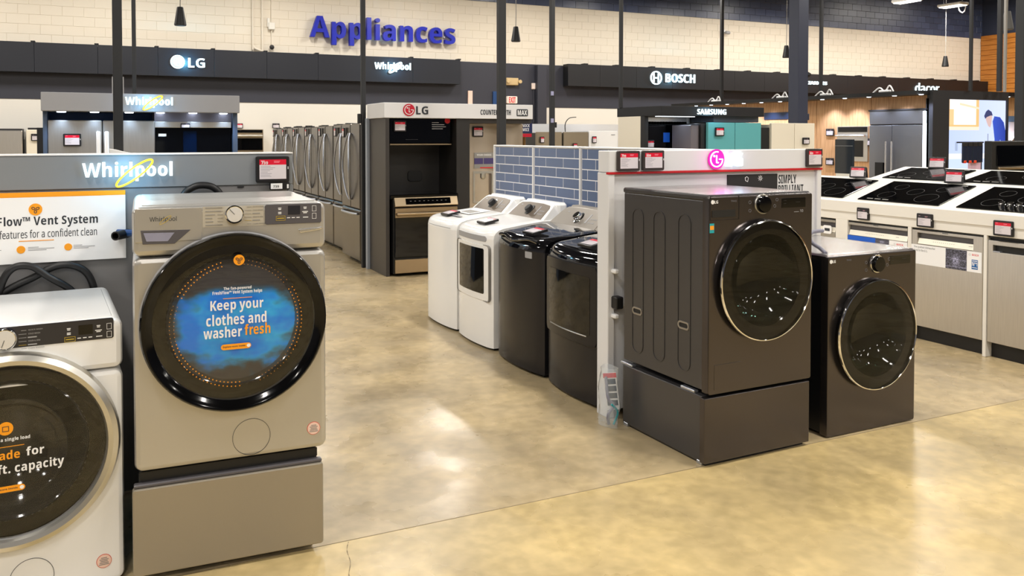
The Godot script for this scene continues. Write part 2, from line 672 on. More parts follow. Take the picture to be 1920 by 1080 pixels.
# ------------------------------------------------------------------ room
func shell():
	# walls, ceiling and floor have thickness; the parts out of view only close the room
	bxx(-10, 28.1, -0.2, 0, -20, -3.38)
	struct("floor", G("floor_back"))
	bxx(-10, 28.1, -0.2, 0, -3.38, 10)
	struct("floor", G("floor_front"))
	bxx(-10.2, 28.3, 7.2, 7.4, -20.2, 10.2)
	struct("ceiling", G("ceiling"))
	bxx(-10.2, -10, 0, 7.2, -20, 10)
	struct("wall_left", M("left_grey", Color(0.42, 0.43, 0.47), 0.5))
	bxx(-10.2, 28.3, 0, 7.2, 10, 10.2)
	struct("wall_front", M("front_dark", Color(0.16, 0.19, 0.27), 0.5))
	for p in lamp_spots:
		if not meshes.has("lamp_body"):
			bx(Vector3(0, 0.05, 0), Vector3(0.4, 0.08, 1.25), 0.02)
			meshes["lamp_body"] = finish(G("white"))
			bx(Vector3(0, 0.0, 0), Vector3(0.3, 0.02, 1.15), 0.004)
			meshes["lamp_face"] = finish(G("light_face"))
			for s in [-0.5, 0.5]:
				tube([Vector3(0, 0.08, s), Vector3(0, 1.7, s)], 0.006, 6)
			meshes["lamp_rod"] = finish(G("pole"))
		var lb := "white strip light of the unseen rows and added fittings over the sales floor, out of the picture"
		var gr := "strip lights over the sales floor"
		if p.x > 20.0 and p.x < 22.0:
			lb = "left one of the two glowing strip lights at upper right, by dark block wall"
			gr = ""
		elif p.x > 22.0 and p.x < 23.0:
			lb = "right one of the two glowing strip lights at upper right, with pale cable loop"
			gr = ""
		var o := thing("strip_light", lb, "ceiling light", p, 0.0, gr)
		lay(o, "housing", meshes["lamp_body"])
		lay(o, "diffuser", meshes["lamp_face"])
		lay(o, "hanger", meshes["lamp_rod"])
		if gr == "":
			o.scale.z = 0.6
		if p.x > 22.0 and p.x < 23.0:
			var pts := []
			for k in 13:
				var a := PI * k / 12.0
				pts.append(Vector3(0.32 - cos(a) * 0.16, 0.06 - sin(a) * 0.22, 0.1))
			tube(pts, 0.018, 6)
			put(o, "cable", G("print_white"))
	# dark open-web joists under the ceiling
	for x in [19.0, 24.5]:
		bxx(x - 0.05, x + 0.05, 6.55, 6.65, -19.9, 9.9)
		bxx(x - 0.05, x + 0.05, 7.05, 7.15, -19.9, 9.9)
		for k in 40:
			var z := -19.8 + k * 0.74
			T = Transform3D(Basis(Vector3.RIGHT, 0.95 if k % 2 else -0.95), Vector3(x, 6.85, z))
			bx(Vector3.ZERO, Vector3(0.04, 0.04, 0.75))
			T = Transform3D()
		var j := thing("roof_joist", "dark steel roof joist above the strip lights" if x < 20 else "dark steel roof joist near the timber wall, the rearmost at upper right", "joist", Vector3.ZERO)
		put(j, "web", G("steel_deck"), 0.0)

func back_wall():
	var z := -20.0
	bxx(-10.2, 28.3, 0, 7.2, -20.2, z - 0.02)
	var w := struct("wall_back", G("joint_cream") if mats.has("joint_cream") else M("joint_cream", Color(0.85, 0.815, 0.75), 0.7))
	# lower white wall and dark band, painted smooth
	bxx(-10, 9.7, 0, 2.4, z - 0.03, z + 0.01)
	bxx(10.55, 28.1, 0, 2.4, z - 0.03, z + 0.01)
	put(w, "lower_wall", G("white_wall"), 0.0)
	bxx(-10, 28.1, 2.4, 3.52, z - 0.03, z + 0.02)
	bxx(9.7, 10.55, 0, 2.4, z - 0.03, z + 0.02)
	put(w, "dark_band", G("band"), 0.0)
	# upper wall of concrete blocks: cream courses, then navy courses
	var bh := 0.2
	var bw := 0.4
	for r in 8:
		var y := 3.52 + r * bh
		if y + bh > 5.08:
			bh = 5.07 - y
		for c in 97:
			var x := -10.0 + (c + (0.5 if r % 2 else 0.0)) * bw
			if x > 28.0:
				continue
			var x1: float = min(x + bw, 28.1)
			bxx(x + 0.003, x1 - 0.003, y + 0.003, y + bh - 0.003, z - 0.03, z - 0.014 + rng.randf_range(0.0, 0.001), 0.003)
	var cb := put(w, "cream_blocks", G("cream"), 0.0)
	cb.set_meta("kind", "stuff")
	var vis := []
	bh = 0.2
	for v in 4:
		bx(Vector3.ZERO, Vector3(bw - 0.005, bh - 0.005, 0.04), 0.003)
		var m := G("navy_block").duplicate() as StandardMaterial3D
		m.albedo_color = m.albedo_color * (0.92 + 0.05 * v)
		m.albedo_color.a = 1.0
		vis.append(finish(m, 0.0))
	var far := []
	for r in 11:
		var y := 5.07 + r * bh
		for c in 97:
			var x := -10.0 + (c + (0.5 if r % 2 else 0.0)) * bw
			if y > 7.1 or x > 28.0:
				continue
			if x + bw > 28.12:
				bx(Vector3((x + 28.1) / 2, y + bh / 2, z - 0.018), Vector3(28.1 - x - 0.008, bh - 0.008, 0.04), 0.006)
				continue
			# the blocks in view, nearest first, are pieces of their own
			var top := 1.64 + 256.0 * (x * 0.4368 + 20.0 * 0.8997) / 1606.6
			if x > 11.0 and y < top and vis.size() and far.size() >= 0 and y < 6.1:
				lay(w, "block", vis[rng.randi() % 4], Transform3D(Basis(), Vector3(x + bw / 2, y + bh / 2, z - 0.018 + rng.randf_range(0, 0.002))))
			else:
				bx(Vector3(x + bw / 2, y + bh / 2, z - 0.018), Vector3(bw - 0.005, bh - 0.005, 0.04), 0.003)
	put(w, "upper_blocks", G("navy_block"), 0.0).set_meta("kind", "stuff")
	# sign boards running along the wall
	var fa := thing("sign_board", "long dark navy sign board on the back wall, left, below the blue lettering", "sign board", Vector3(0, 0, z))
	var edges := [-9.0, -7.6, -6.0, -4.55, -3.4, -2.25, -1.1, 0.05, 1.2, 2.34, 3.46, 4.61, 5.7, 6.9, 8.14]
	for i in edges.size() - 1:
		bxx(edges[i] + 0.002, edges[i + 1] - 0.002, 2.93, 3.53, 0.03, 0.3, 0.003)
		put(fa, "panel", G("fascia"))
		bxx(edges[i + 1] - 0.06, edges[i + 1] + 0.02, 3.53, 3.56, 0.1, 0.3, 0.005)
		put(fa, "clip", G("black"))
	var fb := thing("sign_board", "long black sign board on the back wall, right of the exit sign", "sign board", Vector3(0, 0, z))
	edges = [11.2, 12.19, 13.36, 14.56, 15.67, 16.78, 17.91, 19.09, 20.2, 21.31, 22.39, 23.51, 24.65, 25.8, 26.95, 28.06]
	for i in edges.size() - 1:
		bxx(edges[i] + 0.002, edges[i + 1] - 0.002, 2.97, 3.55, 0.03, 0.3, 0.003)
		put(fb, "panel", G("fascia_black"))
		bxx(edges[i] + 0.5, edges[i] + 0.62, 3.55, 3.58, 0.1, 0.3, 0.005)
		put(fb, "clip", G("black"))
	# dark pilasters near the exit
	bxx(10.35, 10.62, 0, 3.5, z + 0.02, z + 0.2, 0.01)
	struct("trim_1", G("band"))
	# lettering
	var ap := thing("wall_lettering", "big blue raised letters reading Appliances on the cream block wall", "sign", Vector3(0, 0, z))
	var cuts := ["A", "p", "p", "l", "i", "a", "n", "c", "e", "s"]
	var meas := []
	var total := 0.0
	for c in cuts:
		var tm := TextMesh.new()
		tm.text = c
		tm.font = font_bold
		tm.font_size = 96
		tm.pixel_size = 0.01
		tm.depth = 0.13
		tm.curve_step = 1.0
		tm.material = G("blue_letter")
		var adv: float = font_bold.get_string_size(c, HORIZONTAL_ALIGNMENT_LEFT, -1, 96).x * 0.01
		meas.append([tm, adv])
		total += adv
	var sx := 3.62 / total
	var cap := 0.5
	var sy := cap / 0.70
	var x := 4.46
	for k in meas:
		var tm: TextMesh = k[0]
		# stand each glyph on the baseline: glyph meshes are centred on the line box
		var o := lay(ap, "letter", tm, Transform3D(Basis.from_scale(Vector3(sx, sy, 1.0)), Vector3(x + k[1] * sx / 2, 3.935 + base_shift(tm, sy), 0.12)))
		x += k[1] * sx
	for q in [[4.75, 0.03], [6.3, 0.03], [7.8, 0.03]]:
		bx(Vector3(q[0], 4.1, 0.04), Vector3(0.03, 0.03, 0.08))
	put(ap, "standoff", G("white"), 0.0)
	wall_sign_lg(Vector3(1.45, 3.235, z + 0.33))
	var o1 := thing("illuminated_sign", "small lit lettering with a swirl on the navy sign board, below the blue letters", "sign", Vector3(0, 0, z + 0.31))
	text(o1, "Whirlpool", 6.39, 3.29, 0.012, 0.9, G("letter_light"), 0.22, true, 0.03)
	swirl(o1, 6.45, 3.28, 0.19, 0.13, 0.02, G("letter_light"))
	omni(Vector3(6.4, 3.28, z + 0.5), 0.35, Color(0.55, 0.85, 1.0))
	var o2 := thing("illuminated_sign", "lit lettering with a ringed emblem on the black sign board", "sign", Vector3(0, 0, z + 0.31))
	text(o2, "BOSCH", 14.82, 3.27, 0.012, 1.02, G("letter_light"), 0.24, true, 0.03)
	ringx(circ(0.19, 28, 13.99, 3.26), circ(0.155, 28, 13.99, 3.26), 0.0, 0.03)
	for s in [-0.075, 0.075]:
		bx(Vector3(13.99 + s, 3.26, 0.015), Vector3(0.035, 0.24, 0.03))
	bx(Vector3(13.99, 3.26, 0.015), Vector3(0.15, 0.035, 0.03))
	put(o2, "emblem", G("letter_light"))
	omni(Vector3(14.6, 3.27, z + 0.5), 0.4, Color(0.55, 0.85, 1.0))
	var o3 := thing("illuminated_sign", "small lit word APPLIANCES on the black board, beside the navy column", "sign", Vector3(0, 0, z + 0.31))
	text(o3, "APPLIANCES", 19.75, 3.28, 0.012, 1.3, G("letter_light"), 0.1, true, 0.03)
	# safety fittings
	var ex_ := thing("exit_sign", "small white exit sign with red letters on the dark wall", "exit sign", Vector3(9.67, 2.58, z))
	ex(rr(0.30, 0.19, 0.03), 0.02, 0.09, 0.01)
	put(ex_, "housing", G("exit_face"))
	text(ex_, "EXIT", 0.0, 0.0, 0.092, 0.19, G("red_print"), 0.14, true, 0.006)
	var em := thing("emergency_light", "beige emergency light box on the dark wall above the exit sign", "light", Vector3(9.7, 3.05, z))
	bx(Vector3(-0.03, 0, 0.07), Vector3(0.34, 0.19, 0.1), 0.015)
	put(em, "housing", G("beige_plastic"))
	for s in [-0.17, 0.17]:
		lathe([[0.045, 0.1], [0.05, 0.16], [0.04, 0.17], [0.0, 0.165]], 16, Vector3(s, 0.0, 0.0))
		put(em, "lamp_head", G("beige_plastic"))
	var j1 := thing("wall_box", "small pale device box on the dark wall right of the emergency light", "device box", Vector3(10.3, 2.95, z + 0.02))
	bx(Vector3(0, 0, 0.03), Vector3(0.1, 0.16, 0.06), 0.01)
	put(j1, "box", G("exit_face"))
	tube([Vector3(0.02, -0.08, 0.02), Vector3(0.02, -0.95, 0.02)], 0.02, 8)
	put(j1, "conduit", G("band"))
	# conduits and a camera on the cream wall
	var cd := thing("conduit", "two pale conduits bending at the foot on the cream wall, left of the blue letters", "conduit", Vector3(0, 0, z + 0.03))
	tube(curve([Vector3(3.2, 7.1, 0), Vector3(3.2, 3.9, 0), Vector3(3.21, 3.68, 0), Vector3(3.3, 3.6, 0.01), Vector3(3.42, 3.57, 0.01)], 5), 0.022, 8)
	put(cd, "bent_pipe", G("cream"))
	tube([Vector3(3.41, 7.1, 0), Vector3(3.41, 3.56, 0)], 0.022, 8)
	put(cd, "straight_pipe", G("cream"))
	var cm := thing("security_camera", "small dark camera ball hanging under a pale box beside the conduits", "camera", Vector3(3.61, 4.0, z))
	bx(Vector3(0, 0.14, 0.06), Vector3(0.14, 0.16, 0.1), 0.01)
	bx(Vector3(-0.06, 0.22, 0.03), Vector3(0.06, 0.2, 0.05), 0.01)
	put(cm, "junction_box", G("white_wall"))
	tube([Vector3(0, 3.0, 0.05), Vector3(0, -0.3, 0.05)], 0.008, 6)
	put(cm, "cable", G("cream"))
	T = Transform3D(Basis(), Vector3(0, -0.34, 0.09))
	lathe([[0.0, -0.05], [0.04, -0.045], [0.055, 0.0], [0.04, 0.045], [0.0, 0.055]], 16)
	put(cm, "camera_ball", G("black"))
	var cm2 := thing("security_camera", "small pale camera bracket alone on the cream wall at upper right", "camera", Vector3(16.55, 4.72, z))
	bx(Vector3(0, 0, 0.06), Vector3(0.1, 0.08, 0.1), 0.02)
	put(cm2, "bracket", G("white"))
	bx(Vector3(0.1, -0.05, 0.12), Vector3(0.18, 0.09, 0.12), 0.03)
	put(cm2, "camera_body", G("print_mid"))
	# small flags between kiosk and wall
	var fl := thing("aisle_flag", "narrow pink vertical aisle flag above the white kiosk canopy", "sign", Vector3(8.51, 0, z + 0.04))
	bx(Vector3(0, 2.62, 0), Vector3(0.12, 0.34, 0.04), 0.004)
	put(fl, "flag", G("pink_sticker"))
	bx(Vector3(0, 2.3, 0), Vector3(0.02, 0.4, 0.02))
	put(fl, "stem", G("white"))
	var fl2 := thing("aisle_flag", "narrow blue vertical aisle flag beside the thick black pole", "sign", Vector3(9.2, 0, z + 0.04))
	bx(Vector3(0, 2.62, 0), Vector3(0.12, 0.34, 0.04), 0.004)
	put(fl2, "flag", G("blue_plastic"))
	bx(Vector3(0.03, 2.3, 0), Vector3(0.02, 0.5, 0.02))
	put(fl2, "stem", G("white"))

func base_shift(tm: TextMesh, sy: float) -> float:
	# TextMesh centres the line box vertically; its baseline sits this far below the node
	var asc := font_bold.get_ascent(96) * 0.01
	var des := font_bold.get_descent(96) * 0.01
	return (asc + des) * 0.5 * sy - des * sy

func swirl(parent: Node, cx: float, cy: float, a: float, tilt_h: float, r: float, mat: Material) -> void:
	# the leaning ellipse round a word
	var pts := []
	for k in 40:
		var t := TAU * k / 40.0
		var p := Vector2(a * cos(t), a * 0.24 * sin(t)).rotated(0.66)
		pts.append(Vector3(cx + p.x, cy + p.y, 0.02 + 0.0 * t))
	T = Transform3D(Basis.from_scale(Vector3(1, 1, 1)), Vector3.ZERO)
	tube(pts, r, 8, true)
	put(parent, "swirl", mat)

func lg_emblem(parent: Node, cx: float, cy: float, r: float, z: float, disc: Material, line: Material) -> void:
	ex(circ(r, 36, cx, cy), z, z + r * 0.12)
	put(parent, "emblem_disc", disc)
	var zt := z + r * 0.14
	# G: an open ring, and the bar; L: a nose; one eye
	var pts := []
	for k in 30:
		var a := deg_to_rad(75.0 + 285.0 * k / 29.0)
		pts.append(Vector3(cx + r * 0.74 * cos(a), cy + r * 0.74 * sin(a), zt))
	tube(pts, r * 0.07, 6)
	tube([Vector3(cx + r * 0.74, cy, zt), Vector3(cx + r * 0.3, cy, zt)], r * 0.07, 6)
	tube([Vector3(cx, cy + r * 0.4, zt), Vector3(cx, cy - r * 0.36, zt)], r * 0.07, 6)
	tube([Vector3(cx, cy - r * 0.34, zt), Vector3(cx + r * 0.24, cy - r * 0.34, zt)], r * 0.07, 6)
	lathe([[r * 0.11, 0.0], [r * 0.11, r * 0.06], [0.0, r * 0.06]], 12, Vector3(cx - r * 0.3, cy + r * 0.32, zt - r * 0.03))
	put(parent, "emblem_lines", line)

func wall_sign_lg(p: Vector3) -> void:
	var o := thing("illuminated_sign", "lit sign of a white disc and two letters on the navy sign board, upper left", "sign", p)
	lg_emblem(o, 0.14, 0.0, 0.145, -0.02, G("letter_light"), G("print_mid"))
	text(o, "LG", 0.52, -0.01, 0.0, 0.34, G("letter_light"), 0.2, true, 0.03)
	omni(p + Vector3(0.3, 0, 0.2), 0.4, Color(0.4, 0.8, 1.0))

func wood_wall():
	bxx(28.1, 28.3, 0, 7.2, -20.2, 10)
	var w := struct("wall_right", M("navy_paint", Color(0.20, 0.225, 0.30), 0.5))
	var y := 0.0
	var i := 0
	while y < 5.0:
		bxx(28.03, 28.11, y + 0.004, y + 0.168, -20.0, 3.0, 0.006)
		put(w, "plank", G("pine"), 0.0).position.x = -rng.randf_range(0.0, 0.008)
		y += 0.172
		i += 1

func floor_parts():
	# sawn joint between the two pours, and a hairline crack
	bxx(-10, 28, -0.01, 0.0006, -3.384, -3.379)
	struct("trim_2", G("joint"))
	var cr := curve([Vector3(0.83, 0, -2.93), Vector3(0.85, 0, -3.02), Vector3(0.83, 0, -3.10), Vector3(0.862, 0, -3.2), Vector3(0.875, 0, -3.30), Vector3(0.90, 0, -3.37)], 5)
	for i in cr.size() - 1:
		var dn: Vector3 = (cr[i + 1] - cr[i]).normalized().cross(Vector3.UP) * 0.0013 * (1.0 + 0.6 * sin(i * 2.1))
		quad(cr[i] - dn + Vector3.UP * 0.0005, cr[i + 1] - dn + Vector3.UP * 0.0005, cr[i + 1] + dn + Vector3.UP * 0.0005, cr[i] + dn + Vector3.UP * 0.0005)
	struct("trim_4", G("joint"))
	bxx(-10, 2.6, -0.01, 0.0006, -7.904, -7.9)
	struct("trim_3", G("joint"))

# ------------------------------------------------------------------ price tags
func tag_picture(dark: bool) -> StandardMaterial3D:
	var key := "tag_screen_dark" if dark else "tag_screen_red"
	if mats.has(key):
		return mats[key]
	var im := Image.create(192, 148, false, Image.FORMAT_RGB8)
	im.fill(Color(0.85, 0.82, 0.84))
	im.fill_rect(Rect2i(0, 0, 192, 40), Color(0.16, 0.16, 0.18) if dark else Color(0.84, 0.07, 0.2))
	var ink := Color(0.55, 0.53, 0.57)
	var r := RandomNumberGenerator.new()
	r.seed = 5
	for k in 8:
		im.fill_rect(Rect2i(8, 50 + k * 11, r.randi_range(40, 122), 3), ink)
	im.fill_rect(Rect2i(104, 12, 44, 3), Color(0.93, 0.7, 0.75))
	im.fill_rect(Rect2i(104, 21, 38, 3), Color(0.93, 0.7, 0.75))
	im.fill_rect(Rect2i(10, 8, 26, 3), Color(0.95, 0.8, 0.85))
	var d := picture(key, im, 0.3)
	return d

func price_tag(label: String, p: Vector3, turn: float, w := 0.155, h := 0.118, dark := false, price := "", brown := false) -> Node3D:
	var o := thing("price_tag", label, "price tag", p, turn)
	var key := "tag_%.3f_%.3f_%s" % [w, h, brown]
	if not meshes.has(key):
		ex(rr(w, h, 0.008), 0.0, 0.018, 0.004)
		meshes[key] = finish(G("tag_frame_brown") if brown else G("tag_frame"))
		bx(Vector3(w * 0.455, h * 0.05, 0.0185), Vector3(w * 0.022, h * 0.1, 0.002))
		meshes[key + "b"] = finish(G("print_white"))
	lay(o, "frame", meshes[key])
	lay(o, "slide", meshes[key + "b"])
	var a := w * 0.40
	var b := h * 0.375
	card(o, "screen", tag_picture(dark), Vector3(-a, -b, 0.0187), Vector3(a, -b, 0.0187), Vector3(a, b, 0.0187), Vector3(-a, b, 0.0187))
	if price != "":
		text(o, price, -a * 0.62, b * 0.66, 0.019, a * 0.5, G("print_white"), b * 0.3, true, 0.0006)
	return o

# ------------------------------------------------------------------ Whirlpool bay (left foreground)
func whirlpool_bay():
	# gondola behind the two washers
	var g := thing("display_wall", "grey display wall with a lit header behind the silver and white front-load washers", "display wall", Vector3(0, 0, -4.25))
	bxx(-3.2, 0.866, 1.405, 1.556, -0.14, 0.0, 0.004)
	put(g, "header", G("gondola_grey"))
	bxx(-3.2, 0.866, 1.556, 1.562, -0.142, 0.004)
	put(g, "header_edge", G("white"), 0.0)
	bxx(-3.2, 0.84, 0.02, 1.403, -0.14, -0.006)
	put(g, "back_panel", G("gondola_panel"), 0.0)
	bxx(0.842, 0.868, 0.0, 1.404, -0.14, 0.0, 0.003)
	put(g, "upright", G("gondola_grey"))
	bx(Vector3(0.62, 1.398, -0.004), Vector3(0.03, 0.006, 0.006))
	put(g, "clip", G("black"))
	var s := thing("illuminated_sign", "big lit lettering with yellow swirl on the nearest grey header", "sign", Vector3(0, 0, -4.25))
	text(s, "Whirlpool", 0.129, 1.481, 0.014, 0.372, G("letter_light"), 0.088, true, 0.014)
	swirl(s, 0.155, 1.474, 0.094, 0.07, 0.0045, G("yellow_light"))
	omni(Vector3(0.13, 1.48, -4.17), 0.05, Color(0.45, 0.8, 1.0), 0.08)
	# poster
	var p := thing("poster", "white poster with orange top band about the vent system, left of the silver washer", "poster", Vector3(0, 0, -4.245))
	bxx(-1.3, 0.116, 1.09, 1.376, -0.004, 0.006, 0.001)
	put(p, "sheet", G("poster_white"), 0.0)
	bxx(-1.3, 0.116, 1.376, 1.397, -0.004, 0.0065, 0.001)
	put(p, "orange_band", G("orange"), 0.0)
	text(p, "FreshFlow™ Vent System", -0.247, 1.268, 0.006, 0.50, G("print_dark"), 0.052, true, 0.0015)
	text(p, "features for a confident clean", -0.189, 1.2175, 0.006, 0.375, G("print_dark"), 0.036, false, 0.0015)
	bxx(-0.305, -0.171, 1.186, 1.189, 0.006, 0.0075)
	put(p, "rule", G("orange"), 0.0)
	for q in [[-0.24, 1.323, 0.026], [-0.297, 1.151, 0.0165], [-0.116, 1.153, 0.0155]]:
		ex(circ(q[2], 28, q[0], q[1]), 0.006, 0.0078)
		put(p, "badge", G("orange"))
	fan_mark(p, -0.24, 1.323, 0.0082, 0.017)
	for q in [[-0.27, 0.10], [-0.095, 0.085], [-0.42, 0.05]]:
		for k in 3:
			bxx(q[0], q[0] + q[1] * [0.4, 1.0, 0.7][k], 1.158 - k * 0.0065, 1.1605 - k * 0.0065, 0.006, 0.007)
		put(p, "small_print", G("print_mid"), 0.0)
	price_tag("large price tag at the right end of the grey header, above the silver washer", Vector3(0.767, 1.481, -4.245), 0, 0.158, 0.126, false, "739")
	var o := thing("shelf_label", "small white shelf label below the large price tag on the grey header", "price tag", Vector3(0.8, 1.399, -4.243))
	ex(rr(0.094, 0.036, 0.003), 0, 0.012, 0.002)
	put(o, "holder", G("tag_frame"))
	bxx(-0.043, 0.012, -0.014, 0.013, 0.012, 0.0128)
	put(o, "label_face", G("poster_white"), 0.0)
	text(o, "739", -0.018, -0.002, 0.013, 0.028, G("print_dark"), 0.011, true, 0.0006)
	bxx(0.034, 0.042, -0.012, 0.008, 0.012, 0.0135)
	put(o, "latch", G("print_white"), 0.0)
	# hoses and a coupling
	var h := thing("drain_hose", "black drain hose in two crossing loops above the white washer", "hose", Vector3(0, 0, -4.222))
	tube(curve([Vector3(-0.40, 0.80, 0.0), Vector3(-0.375, 0.99, 0.01), Vector3(-0.33, 1.075, 0.02), Vector3(-0.26, 1.082, 0.02), Vector3(-0.19, 1.03, 0.02), Vector3(-0.11, 0.97, 0.015), Vector3(-0.06, 0.90, 0.01)], 8), 0.0155, 12)
	put(h, "left_loop", G("hose_black"))
	tube(curve([Vector3(-0.50, 0.86, 0.0), Vector3(-0.36, 0.975, 0.0), Vector3(-0.25, 1.03, -0.005), Vector3(-0.17, 1.07, -0.01), Vector3(-0.105, 1.072, -0.01), Vector3(-0.045, 1.035, -0.01), Vector3(-0.015, 0.95, -0.01), Vector3(-0.01, 0.8, -0.01)], 8), 0.0155, 12)
	put(h, "right_loop", G("hose_black"))
	var h2 := thing("drain_hose", "black hose arching just above the top of the silver washer", "hose", Vector3(0, 0, -4.222))
	tube(curve([Vector3(0.33, 1.25, 0), Vector3(0.36, 1.365, 0), Vector3(0.40, 1.402, 0), Vector3(0.445, 1.412, 0), Vector3(0.495, 1.398, 0), Vector3(0.53, 1.35, 0), Vector3(0.55, 1.25, 0)], 8), 0.016, 12)
	put(h2, "hose", G("hose_black"))
	var cpl := thing("hose_coupling", "dark blue hose end poking out left of the silver washer", "hose", Vector3(0.1, 1.202, -4.19))
	T = Transform3D(Basis(Vector3(0, 1, 0), -0.5), Vector3.ZERO)
	lathe([[0.02, -0.05], [0.02, 0.06], [0.014, 0.06], [0.012, 0.02], [0.0, 0.02]], 20)
	put(cpl, "cap", G("black"))
	T = Transform3D(Basis(Vector3(0, 1, 0), 0.9), Vector3(0.03, 0.005, 0))
	lathe([[0.016, -0.06], [0.016, 0.03], [0.0, 0.03]], 16)
	put(cpl, "sleeve", G("blue_plastic"))
	# silver washer on its drawer
	var pd := thing("pedestal", "silver drawer pedestal under the tall washer, left foreground", "pedestal", Vector3(0.46, 0, -3.36), -2.5)
	bxx(-0.335, 0.315, 0.03, 0.408, -0.75, -0.03, 0.01)
	put(pd, "case", G("soft_black"))
	bxx(-0.33, 0.30, 0.0, 0.03, -0.7, -0.06)
	put(pd, "plinth", G("black"), 0.0)
	ex(rect(-0.357, 0.334, 0.028, 0.352, 0.012), -0.03, 0.0, 0.006)
	put(pd, "drawer_front", G("platinum_dark"))
	bxx(-0.352, 0.330, 0.352, 0.366, -0.035, -0.006, 0.004)
	put(pd, "drawer_lip", G("console_grey"))
	bxx(-0.33, 0.315, 0.372, 0.404, -0.032, -0.028)
	put(pd, "grip_recess", G("black"), 0.0)
	var w := thing("washing_machine", "silver front-load washer with bright blue door sticker, on a drawer pedestal", "washing machine", Vector3(0.46, 0.412, -3.36), -2.5)
	var door_c := front_washer(w, "platinum", "gloss_black", false)
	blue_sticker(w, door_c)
	# white washer standing on the floor
	var w2 := thing("washing_machine", "white front-load washer cut by the left edge, with a chrome door ring", "washing machine", Vector3(-0.268, 0, -3.434), 3.0)
	door_c = front_washer(w2, "gloss_white", "satin", true)
	capacity_sticker(w2, door_c)

func fan_mark(parent: Node, cx: float, cy: float, z: float, r: float) -> void:
	for k in 3:
		var a := TAU * k / 3.0 + 0.5
		var pts := []
		for j in 9:
			var t := TAU * j / 9.0
			var q := (Vector2(0.55 + 0.4 * cos(t), 0.28 * sin(t)) * r).rotated(a)
			pts.append(Vector3(cx + q.x, cy + q.y, z))
		tube(pts, r * 0.085, 5, true)
	put(parent, "fan_mark", G("print_dark"))

